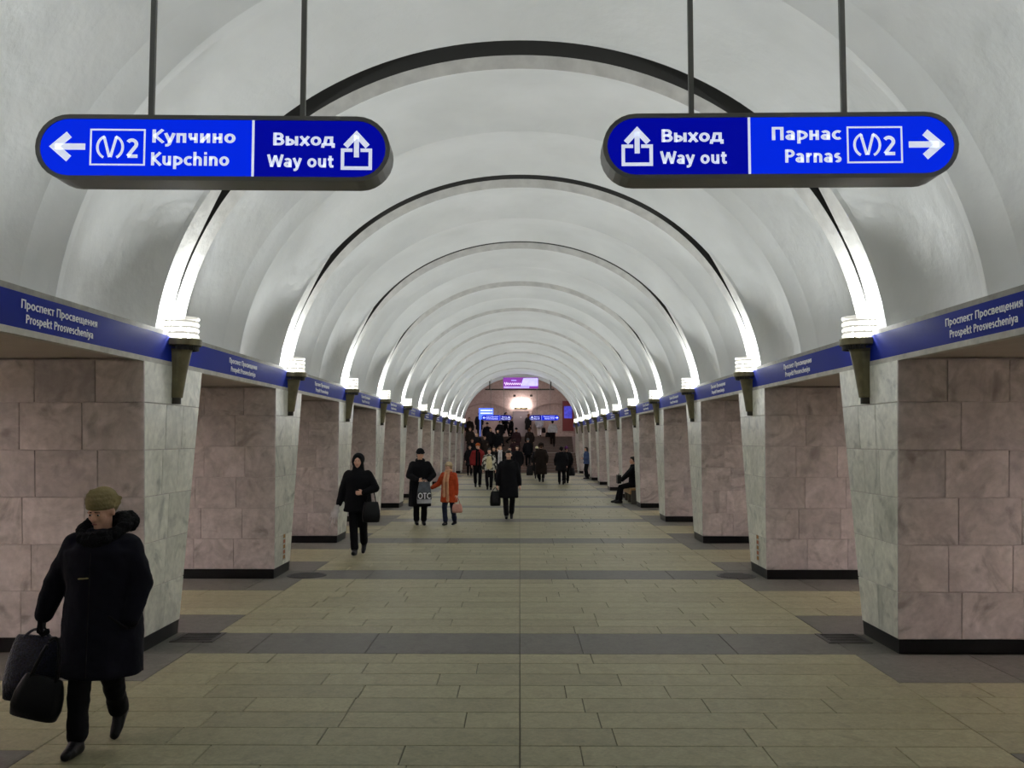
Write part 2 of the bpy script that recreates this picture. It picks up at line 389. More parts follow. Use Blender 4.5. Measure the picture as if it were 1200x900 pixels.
def fix_mesh(me):
    import bmesh
    bm = bmesh.new(); bm.from_mesh(me); bmesh.ops.recalc_face_normals(bm, faces=bm.faces); bm.to_mesh(me); bm.free()
    return me
ORD = ['', 'first', 'second', 'third', 'fourth', 'fifth', 'sixth', 'seventh', 'eighth', 'ninth', 'tenth', 'eleventh', 'twelfth', 'thirteenth']
SIDES = ((-1, 'left'), (1, 'right'))

# ================================================================== STRUCTURE
# ---- floor: mortar bed with a slab field; slabs nearest the camera are separate pieces
def build_floor():
    b = MB(); b.box(-9.0, 9.0, Y_BACK - 0.2, ST_Y0 + 0.3, -0.3, -0.014)
    fl = structure(obj('floor', b, GROUT), 'yellowish granite slab floor of the hall with dark cross bands', 'floor')
    slabs = []   # x0,x1,y0,y1,dark
    rnd = random.Random(3)
    def row(x0, x1, y0, y1, dark, mean):
        x = x0
        first = True
        while x < x1 - 1e-4:
            w = mean * rnd.uniform(0.75, 1.3)
            if first: w *= rnd.uniform(0.35, 1.0); first = False
            if x1 - x - w < mean * 0.35: w = x1 - x
            slabs.append((x, min(x + w, x1), y0, y1, dark)); x += w
    XS = 3.05
    for n in range(0, LAST + 1):
        yc = n * P
        y0, y1 = yc - 0.43, yc + 0.43
        if y1 > ST_Y0: y1 = ST_Y0
        if y0 < ST_Y0:
            for a, c in ((-XS, 0), (0, XS)): row(a, c, y0, y1, True, 1.25)
        ya, yb = yc + 0.43, yc + P - 0.43
        k = 10; h = (yb - ya) / k
        for i in range(k):
            r0, r1 = ya + i * h, ya + (i + 1) * h
            if r0 >= ST_Y0: continue
            for a, c in ((-XS, 0), (0, XS)): row(a, c, r0, min(r1, ST_Y0), False, 1.0)
        # side strips: dark round the pillars, pale in the middle of the passage
        mid = yc + P / 2
        if mid < ST_Y0:
            for sg in (-1, 1):
                for i in range(4):
                    r0 = mid - 0.81 + i * 0.405
                    xs = (XS, 8.8) if sg > 0 else (-8.8, -XS)
                    row(xs[0], xs[1], r0, r0 + 0.405, False, 1.0)
                for r0, r1 in ((yc + 0.43, mid - 0.81), (mid + 0.81, yc + P - 0.43)):
                    row(*((XS, 8.8) if sg > 0 else (-8.8, -XS)), r0, r1, True, 1.3)
        for sg in (-1, 1):
            if y0 < ST_Y0 - 0.3:
                a, c = (XS, X_BOT + 0.02)
                row(*((a, c) if sg > 0 else (-c, -a)), y0, y1, True, 1.5)
    # strip behind the camera
    for i in range(5):
        row(-3.4, 0, Y_BACK + i * 0.375, Y_BACK + (i + 1) * 0.375, False, 1.0); row(0, 3.4, Y_BACK + i * 0.375, Y_BACK + (i + 1) * 0.375, False, 1.0)
    def score(s):
        x0, x1, y0, y1, d = s
        cy = (y0 + y1) / 2; cx = (x0 + x1) / 2
        if cy < 4.4: return 0
        if abs(cx) / cy > 0.64: return 0.0
        if abs(cx) > 3.05 and abs(cx) - 3.3 > (cy % P) * 0.45 + 0.6: return 0.0
        return (x1 - x0) * (y1 - y0) / cy ** 3
    slabs.sort(key=score, reverse=True)
    g = 0.003
    far = {True: MB(), False: MB()}; tints = {True: [], False: []}
    for i, (x0, x1, y0, y1, d) in enumerate(slabs):
        h = rnd.uniform(-0.0008, 0.0008)
        m_ = MB() if (i < 296 and score((x0, x1, y0, y1, d)) > 0) else far[d]
        e = 0.003
        a, b_, c, dd = x0 + g, x1 - g, y0 + g, y1 - g
        m_.add([(a, c, -0.016), (b_, c, -0.016), (b_, dd, -0.016), (a, dd, -0.016),
                (a, c, h - e), (b_, c, h - e), (b_, dd, h - e), (a, dd, h - e),
                (a + e, c + e, h), (b_ - e, c + e, h), (b_ - e, dd - e, h), (a + e, dd - e, h)],
               [(8, 9, 10, 11)] + [(k, (k + 1) % 4, 4 + (k + 1) % 4, 4 + k) for k in range(4)] + [(4 + k, 4 + (k + 1) % 4, 8 + (k + 1) % 4, 8 + k) for k in range(4)])
        t = rnd.random()
        if m_ is far[d]: tints[d] += [t] * 9
        else:
            o = obj('floor_slab', m_, GRANITE_D if d else GRANITE_L, fl)
            at = o.data.attributes.new('tint', 'FLOAT', 'FACE'); at.data.foreach_set('value', [t] * 9)
    for d in (False, True):
        o = obj('floor_slab_field', far[d], GRANITE_D if d else GRANITE_L, fl); o['kind'] = 'stuff'
        at = o.data.attributes.new('tint', 'FLOAT', 'FACE'); at.data.foreach_set('value', tints[d])
    return fl
build_floor()

# ---- vault: scalloped bay shells, and a split rib over every pair of lamps
LIP, LIPF = 0.36, 0.30
def vault_pt(th, dr, y):
    """th 0..pi from right spring over the crown; dr = outward offset"""
    c, s = math.cos(th), math.sin(th)
    r = (abs(c / ELL_A) ** ELL_N + abs(s / ELL_B) ** ELL_N) ** (-1 / ELL_N)
    r += dr
    return (r * c, y, ELL_Z0 + r * s)
TH0 = math.asin(0.37 / 3.4)
NTH = 72
THS = [TH0 + (PI - 2 * TH0) * i / NTH for i in range(NTH + 1)]
def elev(th): return min(th, PI - th)
def sst(a, b, x): t = max(0, min(1, (x - a) / (b - a))); return t * t * (3 - 2 * t)

vb = MB()
def shell(ya, yb):                       # ya = rib lip, yb = ridge (either direction)
    rows = []; K = 10
    for k in range(K + 1):
        t = (k / K) ** 1.6
        y = ya + (yb - ya) * t
        rows.append([vault_pt(th, (0.20 - 0.09 * sst(0.5, 1.4, elev(th))) * math.sin(PI * t) ** 0.75 * (1 if t < 0.5 else 1) - 0.0 * t, y) for th in THS])
    if yb < ya: rows.reverse()
    vb.rings(rows, cap=False, close=False)
for n in range(0, LAST + 1):
    shell(n * P - LIP, max(n * P - P / 2, Y_BACK)); shell(n * P + LIPF, n * P + P / 2)
ceil = structure(obj('ceiling', vb, PLASTER, smooth=True), 'white plaster barrel vault in scalloped bays over the hall', 'ceiling')
# keep the ridge edges crisp
import bmesh
bm = bmesh.new(); bm.from_mesh(ceil.data); bmesh.ops.remove_doubles(bm, verts=bm.verts, dist=0.0008)
for e in bm.edges:
    if len(e.link_faces) == 2 and e.calc_face_angle(0) > 0.12: e.smooth = False
bm.to_mesh(ceil.data); bm.free()

def rib_mesh():
    near, slot, farb = MB(), MB(), MB()
    N, Q, R_, S_, T_, U_, L2 = [], [], [], [], [], [], []
    for th in THS:
        s = sst(math.radians(22), math.radians(52), elev(th))
        L = lambda a, b: a + (b - a) * s
        q = (L(-0.035, -0.20), L(0.004, 0.15)); u = (L(0.035, 0.21), L(0.012, 0.105))
        N.append(vault_pt(th, 0, -LIP)); Q.append(vault_pt(th, q[1], q[0]))
        R_.append(vault_pt(th, 0.42, q[0])); S_.append(vault_pt(th, 0.42, u[0]))
        U_.append(vault_pt(th, u[1], u[0])); L2.append(vault_pt(th, 0, LIPF))
    near.rings([N, Q], cap=False, close=False)
    slot.rings([Q, R_, S_, U_], cap=False, close=False)
    farb.rings([U_, L2], cap=False, close=False)
    return near.mesh('rib', RIBMAT, True), slot.mesh('rib_slot', SLOTMAT), farb.mesh('rib', RIBMAT, True)
RM = rib_mesh()
for n in range(0, LAST + 1):
    r = link('arch_rib', RM[0], ceil, (0, n * P, 0))
    link('rib_far_flange', RM[2], r); link('rib_slot', RM[1], r)

# ---- lintels, ledges (continuous trims on both sides)
for sg, nm in SIDES:
    b = MB()
    y0, y1 = Y_BACK, Y_END
    xf = X_TOP
    X = lambda a: sg * a
    def bx(xa, xb, za, zb):
        b.box(min(X(xa), X(xb)), max(X(xa), X(xb)), y0, y1, za, zb)
    bx(xf + 0.012, X_OUT, Z_LINT + 0.03, 2.985)
    lint = structure(obj('trim_%d' % (1 if sg < 0 else 2), b, SOFFIT), 'continuous stone lintel beam over the passages on the %s side' % nm, 'beam')
    b = MB()
    b2 = [((xf - 0.012), xf + 0.02, Z_LINT, 2.702), (xf - 0.002, xf + 0.10, 2.947, 2.99)]
    for xa, xb, za, zb in b2:
        m_ = MB(); m_.box(min(X(xa), X(xb)), max(X(xa), X(xb)), y0, y1, za, zb)
        obj('marble_edge', m_, TRIMM if za < 2.8 else LEDGEM, lint)
    m_ = MB(); m_.box(min(X(xf + 0.05), X(xf + 0.09)), max(X(xf + 0.05), X(xf + 0.09)), y0, y1, Z_LINT + 0.005, Z_LINT + 0.03)
    obj('soffit_moulding', m_, TRIMM, lint)
    # platform side: outer wall and low ceiling of the track tunnel
    m_ = MB(); m_.box(min(X(9.0), X(9.2)), max(X(9.0), X(9.2)), y0, y1, -0.3, 4.4)
    structure(obj('wall_%s' % nm, m_, DARKWALL), 'plain wall of the platform hall beyond the %s pillars' % nm, 'wall')
    m_ = MB(); m_.box(min(X(X_OUT - 0.4), X(9.2)), max(X(X_OUT - 0.4), X(9.2)), y0, y1, 4.2, 4.4)
    structure(obj('ceiling', m_, DARKWALL), 'flat ceiling of the platform hall on the %s' % nm, 'ceiling')
    m_ = MB(); m_.box(min(X(3.43), X(9.0)), max(X(3.43), X(9.0)), Y_BACK, 2.2, 0, Z_LINT + 0.03)
    structure(obj('wall_near_%s' % nm, m_, MARBLE_H), 'solid marble wall beside the camera on the %s' % nm, 'wall')
    m_ = MB(); m_.box(min(X(3.40), X(9.0)), max(X(3.40), X(9.0)), LAST * P + 0.5, Y_END + 0.3, 0, 2.66)
    structure(obj('wall_stair_%s' % nm, m_, MARBLE_H), 'marble cheek wall beside the foot of the stairs on the %s' % nm, 'wall')
b = MB(); b.box(-9.2, 9.2, Y_BACK - 0.2, Y_BACK, -0.3, 6.2)
structure(obj('wall_back', b, MARBLE_H), 'plain wall behind the camera', 'wall')

# ================================================================== PILLARS
def pillar_geo(z):
    """half length along y and hall-side x at height z"""
    t = z / Z_LINT
    return 0.41 + (0.735 - 0.41) * t, X_BOT + (X_TOP - X_BOT) * t
ROWS = [0.135, 0.565, 0.995, 1.425, 1.855, 2.285, 2.665]
def tile_mesh(face, u0, u1, z0, z1, sg, mtl):
    """face 'hall': u in -1..1 along y;  face 'near': u = distance from hall corner along x"""
    def pt(u, z, d):
        hy, hx = pillar_geo(z)
        if face == 'hall': return (sg * (hx - d - X_BOT), u * hy, z)
        return (sg * (hx + u - X_BOT), -hy - d, z)
    g = 0.0035; e = 0.004
    gu = g / 0.57 if face == 'hall' else g
    eu = e / 0.57 if face == 'hall' else e
    D0, D1 = -0.006, 0.012
    us, zs = (u0 + gu, u1 - gu), (z0 + g, z1 - g)
    if face == 'near' and u0 == 0: us = (-0.012, us[1])
    q = lambda a, b, c, d, w: [pt(a, c, w), pt(b, c, w), pt(b, d, w), pt(a, d, w)]
    vs = q(us[0], us[1], zs[0], zs[1], D0) + q(us[0], us[1], zs[0], zs[1], D1 - e / 2) + q(us[0] + eu, us[1] - eu, zs[0] + e, zs[1] - e, D1)
    fs = [(8, 9, 10, 11)] + [(k, (k + 1) % 4, 4 + (k + 1) % 4, 4 + k) for k in range(4)] + [(4 + k, 4 + (k + 1) % 4, 8 + (k + 1) % 4, 8 + k) for k in range(4)]
    flip = (face == 'hall' and sg > 0) or (face == 'near' and sg < 0)
    if flip: fs = [tuple(reversed(f)) for f in fs]
    m_ = MB(); m_.add(vs, fs)
    return m_.mesh('tile', mtl)
HALL_U = [[-1, 0.02, 1], [-1, -0.04, 1], [-1, 0.0, 1], [-1, -0.33, 0.3, 1], [-1, -0.25, 0.38, 1], [-1, 0.0, 1]]
NEAR_U = [[0, .56, 1.12, 1.68, 2.22, 2.5], [0, .44, 1.02, 1.56, 2.12, 2.5], [0, .53, 1.10, 1.70, 2.2, 2.5],
          [0, .41, .98, 1.53, 2.1, 2.5], [0, .55, 1.12, 1.66, 2.2, 2.5], [0, .43, .98, 1.52, 2.1, 2.5]]
PM = {}
for sg, nm in SIDES:
    tiles = []
    for r in range(6):
        for i in range(len(HALL_U[r]) - 1): tiles.append(tile_mesh('hall', HALL_U[r][i], HALL_U[r][i + 1], ROWS[r], ROWS[r + 1], sg, MARBLE_H))
    ntl = []
    for r in range(6):
        for i in range(len(NEAR_U[r]) - 1): ntl.append((NEAR_U[r][i], tile_mesh('near', NEAR_U[r][i], NEAR_U[r][i + 1], ROWS[r], ROWS[r + 1], sg, MARBLE_N)))
    def slab(inset, z0, z1, out):
        h0, x0 = pillar_geo(z0); h1, x1 = pillar_geo(z1)
        xo = X_OUT - 0.02 - X_BOT
        a = lambda h, x, z: [(sg * (x - X_BOT + inset), -h + inset, z), (sg * xo, -h + inset, z), (sg * xo, h - inset, z), (sg * (x - X_BOT + inset), h - inset, z)]
        bb, tt = a(h0, x0, z0), a(h1, x1, z1)
        if sg < 0: bb.reverse(); tt.reverse()
        m_ = MB(); m_.hexa(bb, tt); return m_
    core = slab(0.0, 0.1, Z_LINT + 0.02, 0).mesh('core', [MARBLE_N])
    pl = slab(-0.004, 0.0, 0.132, 0).mesh('plinth', [PLINTH])
    PM[sg] = (tiles, ntl, core, pl)
for sg, nm in SIDES:
    tiles, ntl, core, pl = PM[sg]
    for n in range(1, LAST + 1):
        if n == 1: lab = 'marble-clad pillar at the very near end of the %s row, beside the camera' % nm
        elif n == 2: lab = 'largest marble-clad flaring pillar in view on the %s, with grout lines and black plinth' % nm
        elif n == LAST: lab = 'last marble pillar of the %s row at the foot of the stairs' % nm
        else: lab = '%s marble pillar from the front of the %s row' % (ORD[n - 1], nm)
        p = thing('marble_pillar', lab, 'pillar', (sg * X_BOT, n * P + 0.015, 0), group='pillars along the %s side of the hall' % nm)
        link('core', core, p); link('plinth', pl, p)
        for me in tiles: link('tile', me, p)
        lim = 9 if n <= 3 else (1.6 if n <= 6 else 1.1)
        for u, me in ntl:
            if u < lim: link('tile', me, p)
# small instruction stickers low on the second visible pillar of each row
for sg, nm in SIDES:
    hy, hx = pillar_geo(0.38)
    t = thing('instruction_sticker', 'small white sticker with a column of orange-red pictures low on the %s pillar' % nm, 'sticker', (sg * (hx - 0.015), 3 * P + (0.05 if sg < 0 else -0.02), 0.2), group='pillar stickers')
    b = MB(); b.box(-0.002, 0.002, -0.075, 0.075, 0, 0.40); obj('backing', b, mat('sticker_paper', (0.5, 0.49, 0.43, 1), 0.6), t)
    for i in range(5):
        b = MB(); b.box(min(0, -sg * 0.004), max(0, -sg * 0.004), -0.05, 0.05, 0.02 + i * 0.075, 0.07 + i * 0.075)
        obj('picture', b, mat('sticker_red_%d' % (i % 2), (0.42, 0.13, 0.06, 1) if i % 2 else (0.36, 0.17, 0.03, 1), 0.6), t)

# ================================================================== STATION NAME BANDS
CYR, LAT = 'Проспект Просвещения', 'Prospekt Prosvescheniya'
tm1 = text_words(CYR, 0.062, WHITE_P, 0.15, width=1.10); tm2 = text_words(LAT, 0.060, WHITE_P, 0.16, width=0.97)
def band_mesh():
    b = MB(); b.box(-0.008, 0.008, -P / 2 + 0.003, P / 2 - 0.003, 2.702, 2.946)
    return b.mesh('panel', BLUE)
BM = band_mesh()
for sg, nm in SIDES:
    for n in range(1, LAST):
        lab = ('blue station name panel with white lettering, %s from the camera on the %s wall' % (ORD[n], nm)) if n < LAST - 1 else 'farthest blue station name panel on the %s wall' % nm
        t = thing('station_name_panel', lab, 'sign', (sg * (X_TOP - 0.002), (n + 0.5) * P, 0), group='station name panels along the %s wall' % nm)
        link('panel', BM, t)
        for ws, z in ((tm1, 2.842), (tm2, 2.745)):
            for me in ws:
                o = link('lettering', me, t, (-sg * 0.0085, -0.0, z))
                o.rotation_euler = (PI / 2, 0, PI / 2 if sg < 0 else -PI / 2)
    for n in (0, LAST):   # ends of the band without legible lettering
        t = thing('station_name_panel', 'plain blue band end %s on the %s wall' % ('beside the camera' if n == 0 else 'at the stairs', nm), 'sign', (sg * (X_TOP - 0.002), (n + 0.5) * P, 0))
        link('panel', BM, t)

# ================================================================== WALL LAMPS
def d_shape(proj, half, back=0.0, n=14):
    """plan outline: flat at the wall (u=back), rounded front (u=proj)"""
    pts = [(back, -half)]
    st = max(proj - half, back + 0.001)
    for i in range(n + 1):
        a = -PI / 2 + PI * i / n
        pts.append((st + (proj - st) * math.cos(a), half * math.sin(a)))
    pts.append((back, half))
    return pts
def lamp_meshes(sg):
    fn = lambda u, v, w: (-sg * u, v, w)
    def stack(rows, mats, name):
        b = MB()
        for k, (o0, z0, o1, z1, mi) in enumerate(rows):
            b.mi = mi
            n = len(o0)
            b.add([fn(u, v, z0) for u, v in o0] + [fn(u, v, z1) for u, v in o1], [(i, (i + 1) % n, n + (i + 1) % n, n + i) for i in range(n)])
        return b, name, mats
    out = []
    # bracket cone (fluted by facets), cap plate with dentils, tail block
    b = MB()
    rs = []
    for z, pr, hf in ((2.355, 0.085, 0.05), (2.36, 0.09, 0.055), (2.60, 0.125, 0.075), (2.80, 0.165, 0.10), (2.83, 0.175, 0.11)):
        rs.append([fn(u, v, z) for u, v in d_shape(pr, hf, -0.03)])
    b.rings(rs); out.append(('bracket', b.mesh('bracket', BRONZE)))
    b = MB(); b.prism(d_shape(0.075, 0.042, -0.02), 2.295, 2.356, fn); out.append(('bracket_foot', b.mesh('bracket_foot', BRONZE_D)))
    b = MB(); rs = [[fn(u, v, z) for u, v in d_shape(pr, hf, -0.05)] for z, pr, hf in ((2.862, 0.25, 0.165), (2.868, 0.262, 0.175), (2.925, 0.262, 0.175), (2.932, 0.252, 0.167))]
    b.rings(rs); out.append(('cap_plate', b.mesh('cap_plate', BRONZE)))
    b = MB()
    o_ = d_shape(0.225, 0.145, 0.0, 18)
    for (u, v) in o_[1:-1:1]:
        b.box(*sorted((-sg * (u - 0.012), -sg * (u + 0.010))), v - 0.008, v + 0.008, 2.82, 2.863)
    out.append(('dentils', b.mesh('dentils', BRONZE_D)))
    b = MB(); rs = []; 
    z = 2.932
    prof = []
    for k in range(4):
        prof += [(z + 0.008, -0.012), (z + 0.014, 0.0), (z + 0.038, 0.0), (z + 0.044, -0.012)]; z += 0.057
    for zz, d in prof: rs.append([fn(u, v, zz) for u, v in d_shape(0.235 + d, 0.158 + d, -0.08, 8)])
    n = len(rs[0])
    for k in range(len(rs) - 1):
        b.mi = 1 if k % 4 == 3 else 0
        b.add(list(rs[k]) + list(rs[k + 1]), [(i, (i + 1) % n, n + (i + 1) % n, n + i) for i in range(n)])
    out.append(('glass_shade', b.mesh('glass_shade', [GLASS_E, GLASS_R], True)))
    return out
LM = {sg: lamp_meshes(sg) for sg in (-1, 1)}
bulb = bpy.data.lights.new('bulb', 'POINT'); bulb.shadow_soft_size = 0.035
bulb.energy = SCONCE_W; bulb.color = (0.98, 1.0, 0.99)
for sg, nm in SIDES:
    for n in range(1, LAST + 1):
        if n == 1: lab = 'bronze wall lamp level with the hanging sign on the %s wall' % nm
        elif n == 2: lab = 'largest bronze bracket lamp with ribbed glass shade on the %s' % nm
        elif n == LAST: lab = 'farthest glowing bracket lamp on the %s, by the stairs' % nm
        else: lab = '%s glowing bronze bracket lamp along the %s wall' % (ORD[n - 1], nm)
        t = thing('wall_lamp', lab, 'lamp', (sg * X_TOP, n * P, 0), group='bracket lamps on the %s pillars' % nm)
        for name, me in LM[sg]: link(name, me, t)
        for yy in (-0.07, 0.07):
            b = MB(); b.cap((-sg * 0.12, yy, 2.95), 0.02, (-sg * 0.12, yy, 3.05), 0.02, 10); obj('lamp_tube', b, TUBE, t, True)
        link('bulb', bulb, t, (-sg * 0.05, 0, 3.10))

# ================================================================== PLATFORM LAMPS (tubes over the platforms, beyond the pillars)
tubeL = bpy.data.lights.new('tube_light', 'AREA'); tubeL.shape = 'RECTANGLE'; tubeL.size = 0.12; tubeL.size_y = 1.6
tubeL.energy = 205.0; tubeL.color = (1.0, 0.93, 0.96)
for sg, nm in SIDES:
    for n in range(0, LAST):
        t = thing('platform_lamp', 'fluorescent cornice batten over the platform beyond the %s pillars' % nm, 'lamp', (sg * 8.6, (n + 0.5) * P, 3.1), group='platform battens beyond the %s pillars' % nm)
        b = MB(); b.box(*sorted((-sg * 0.1, sg * 0.4)), -0.85, 0.85, -0.05, 0.0); obj('housing', b, DARKWALL, t)
        l = link('tube_light', tubeL, t, (0, 0, 0.02)); l.rotation_euler = (PI, 0, 0)

# ================================================================== HANGING SIGNS
K = 1 / 641.4             # metres per measured sign pixel
def pill(hx, hy, n=14, lo=None, hi=None):
    """rounded-end outline; lo/hi cut it square"""
    pts = []
    if hi is None:
        for i in range(n + 1):
            a = -PI / 2 + PI * i / n; pts.append((hx - hy + hy * math.cos(a), hy * math.sin(a)))
    else: pts += [(hi, -hy), (hi, hy)]
    if lo is None:
        for i in range(n + 1):
            a = PI / 2 + PI * i / n; pts.append((-hx + hy + hy * math.cos(a), hy * math.sin(a)))
    else: pts += [(lo, hy), (lo, -hy)]
    return pts
def arrow_mesh(cx, cy, w, h, dirn):
    b = MB()
    x = lambda t: cx + dirn * t
    strip(b, [(x(-w / 2), cy), (x(w / 2 - 0.018), cy)], 0.031)
    strip(b, [(x(-0.003), cy + h / 2), (x(w / 2 - 0.016), cy), (x(-0.003), cy - h / 2)], 0.037)
    return b.mesh('arrow', SIGN_W)
def metro_mesh(cx, cy):
    b = MB(); hw, hh = 0.132, 0.088
    strip(b, [(cx - hw, cy - hh), (cx + hw, cy - hh), (cx + hw, cy + hh), (cx - hw, cy + hh)], 0.008, closed=True)
    mx = cx - 0.037
    for s in (-1, 1):
        arc = [(mx + s * (0.012 + 0.050 * math.cos(math.radians(a))), cy + 0.056 * math.sin(math.radians(a))) for a in range(-66, 73, 6)]
        strip(b, arc, 0.012)
        strip(b, [(mx + s * 0.030, cy + 0.052), (mx + s * 0.003, cy - 0.050)], 0.013)
    return b.mesh('metro_emblem', SIGN_W)
def exit_mesh(cx, cy):
    b = MB()
    w, y0, y1 = 0.069, cy - 0.085, cy + 0.006
    strip(b, [(cx - 0.02, y1), (cx - w, y1), (cx - w, y0), (cx + w, y0), (cx + w, y1), (cx + 0.02, y1)], 0.017)
    strip(b, [(cx, cy - 0.03), (cx, cy + 0.08)], 0.025)
    strip(b, [(cx - 0.055, cy + 0.025), (cx, cy + 0.085), (cx + 0.055, cy + 0.025)], 0.028)
    return b.mesh('way_out_symbol', SIGN_W)
HX, HY, TK = 561 * K, 106 * K, 0.16
def hanging_sign(label, loc, yaw, left, ztop):
    t = thing('hanging_sign', label, 'sign', loc, yaw, 'blue direction signs hanging from the vault')
    up = lambda u, v, w: (u, -w, v)
    b = MB(); b.prism(pill(HX, HY), -TK, 0.0, up); body = fix_normals(obj('housing', b, STEEL, t))
    # raised bezel
    b = MB(); o_, i_ = pill(HX, HY), pill(HX - 0.022, HY - 0.022); n = len(o_)
    b.add([up(u, v, 0.0) for u, v in o_] + [up(u, v, 0.012) for u, v in o_] + [up(u, v, 0.012) for u, v in i_] + [up(u, v, 0.0) for u, v in i_],
          [f for i in range(n) for f in ((i, (i + 1) % n, n + (i + 1) % n, n + i), (n + i, n + (i + 1) % n, 2 * n + (i + 1) % n, 2 * n + i), (2 * n + i, 2 * n + (i + 1) % n, 3 * n + (i + 1) % n, 3 * n + i))])
    fix_normals(obj('bezel', b, STEEL, t))
    c = 125 * K if left else -97 * K          # divider
    b = MB(); b.prism(pill(HX - 0.02, HY - 0.02, lo=None if left else c, hi=c if left else None), 0.001, 0.005, up); fix_normals(obj('line_face', b, SIGN_B, t))
    b = MB(); b.prism(pill(HX - 0.02, HY - 0.02, lo=c if left else None, hi=None if left else c), 0.001, 0.005, up); fix_normals(obj('exit_face', b, SIGN_D, t))
    def put(name, me, x=0, z=0):
        for m_ in (me if isinstance(me, list) else [me]):
            o = link(name, m_, t, (x, -0.005, z)); o.rotation_euler = (PI / 2, 0, 0)
    b = MB(); strip(b, [(c, -HY + 0.021), (c, HY - 0.021)], 0.012); put('divider', b.mesh('divider', SIGN_W))
    if left:
        put('arrow', arrow_mesh((127 - 585) * K, 2 * K, 0.165, 0.122, -1))
        put('metro_emblem', metro_mesh((282 - 585) * K, 1 * K))
        put('lettering', text_words('2', 0.098, SIGN_W, 0.17, width=0.062), (328 - 585) * K, (163 - 196) * K)
        put('lettering', text_words('Купчино', 0.066, SIGN_W, 0.185, 'LEFT', width=267 * K), (388 - 585) * K, (163 - 146) * K)
        put('lettering', text_words('Kupchino', 0.066, SIGN_W, 0.185, 'LEFT', width=250 * K), (386 - 585) * K, (163 - 220) * K)
        put('lettering', text_words('Выход', 0.064, SIGN_W, 0.185, 'RIGHT', width=196 * K), (967 - 585) * K, (163 - 152) * K)
        put('lettering', text_words('Way out', 0.064, SIGN_W, 0.185, 'RIGHT', width=210 * K), (967 - 585) * K, (163 - 223) * K)
        put('way_out_symbol', exit_mesh((1039 - 585) * K, (163 - 170) * K))
        rods = ((365 - 585) * K, (855 - 585) * K)
    else:
        put('arrow', arrow_mesh((1058 - 600) * K, 1 * K, 0.165, 0.122, 1))
        put('metro_emblem', metro_mesh((898 - 600) * K, 1 * K))
        put('lettering', text_words('2', 0.098, SIGN_W, 0.17, width=0.062), (944 - 600) * K, (157 - 190) * K)
        put('lettering', text_words('Парнас', 0.066, SIGN_W, 0.185, 'RIGHT', width=221 * K), (793 - 600) * K, (157 - 139) * K)
        put('lettering', text_words('Parnas', 0.066, SIGN_W, 0.185, 'RIGHT', width=180 * K), (793 - 600) * K, (157 - 212) * K)
        put('lettering', text_words('Выход', 0.064, SIGN_W, 0.185, 'LEFT', width=196 * K), (223 - 600) * K, (157 - 143) * K)
        put('lettering', text_words('Way out', 0.064, SIGN_W, 0.185, 'LEFT', width=210 * K), (222 - 600) * K, (157 - 214) * K)
        put('way_out_symbol', exit_mesh((148 - 600) * K, (157 - 160) * K))
        rods = ((331 - 600) * K, (823 - 600) * K)
    for r in rods:
        b = MB(); b.box(r - 0.0125, r + 0.0125, TK / 2 - 0.0125, TK / 2 + 0.0125, HY - 0.01, ztop[0 if r == rods[0] else 1] - loc[2])
        obj('rod', b, STEEL, t)
    return t
def vz(x):   # vault height over x
    u = min(0.999, abs(x) / ELL_A); return ELL_Z0 + ELL_B * (1 - u ** ELL_N) ** (1 / ELL_N)
SX = (-1.521, 1.288)
hanging_sign('lit blue hanging sign with left arrow reading Купчино Kupchino, nearest on the left', (SX[0], P, 3.395), math.radians(1.8), True, [vz(SX[0] - 0.35) + 0.05, vz(SX[0] + 0.4) + 0.05])
hanging_sign('lit blue hanging sign with right arrow reading Парнас Parnas, nearest on the right', (SX[1], P, 3.40), math.radians(-0.6), False, [vz(SX[1] - 0.4) + 0.05, vz(SX[1] + 0.35) + 0.05])
ZB = 4.86
hanging_sign('small far blue hanging sign with left arrow above the stairs', (-1.33, 51.8, 3.20), 0, True, [5.6, ZB])
hanging_sign('small far blue hanging sign with right arrow above the stairs', (1.42, 51.8, 3.20), 0, False, [ZB, 5.6])

# ================================================================== STAIRS AND UPPER LOBBY
st = structure(link('floor_stairs', None), 'wide dark granite stairs rising at the far end of the hall', 'stairs')
for k in range(ST_N1 + ST_N2):
    y = (ST_Y0 + k * ST_TREAD) if k < ST_N1 else (Y_F2 + (k - ST_N1) * ST_TREAD)
    y1 = y + ST_TREAD + 0.03
    if k == ST_N1 - 1: y1 = Y_F2 + 0.03
    if k == ST_N1 + ST_N2 - 1: y1 = Y_WALL
    b = MB(); b.box(-4.6 if y1 > 54.6 else -3.4, 4.6 if y1 > 54.6 else 3.4, y, y1, (k + 1) * ST_RISE - 0.19 if k else -0.02, (k + 1) * ST_RISE - 0.02)
    s_ = obj('step', b, STAIRM, st)
    b = MB(); b.box(-3.39, 3.39, y - 0.012, y + (0.32 if k != ST_N1 - 1 else 0.4), (k + 1) * ST_RISE - 0.025, (k + 1) * ST_RISE)
    obj('tread', b, NOSING if k == ST_N1 - 1 else STAIRM, s_)
b = MB(); b.box(-4.6, 4.6, Y_TOP - 0.02, Y_WALL, Z_TOP - 0.1, Z_TOP)
structure(obj('floor_lobby', b, GRANITE_L), 'upper lobby floor at the head of the stairs', 'floor')
for sg, nm in SIDES:
    b = MB(); b.box(*sorted((sg * 4.6, sg * 4.8)), Y_END, Y_WALL, 0, 7.2)
    structure(obj('wall_lobby_%s' % nm, b, LOBBY), 'stone side wall of the upper lobby on the %s' % nm, 'wall')
    b = MB(); b.box(*sorted((sg * 3.4, sg * 4.62)), Y_END + 0.3, Y_TOP, 0, Z_TOP)
    structure(obj('wall_cheek_%s' % nm, b, LOBBY), 'stone cheek beside the upper stairs on the %s' % nm, 'wall')
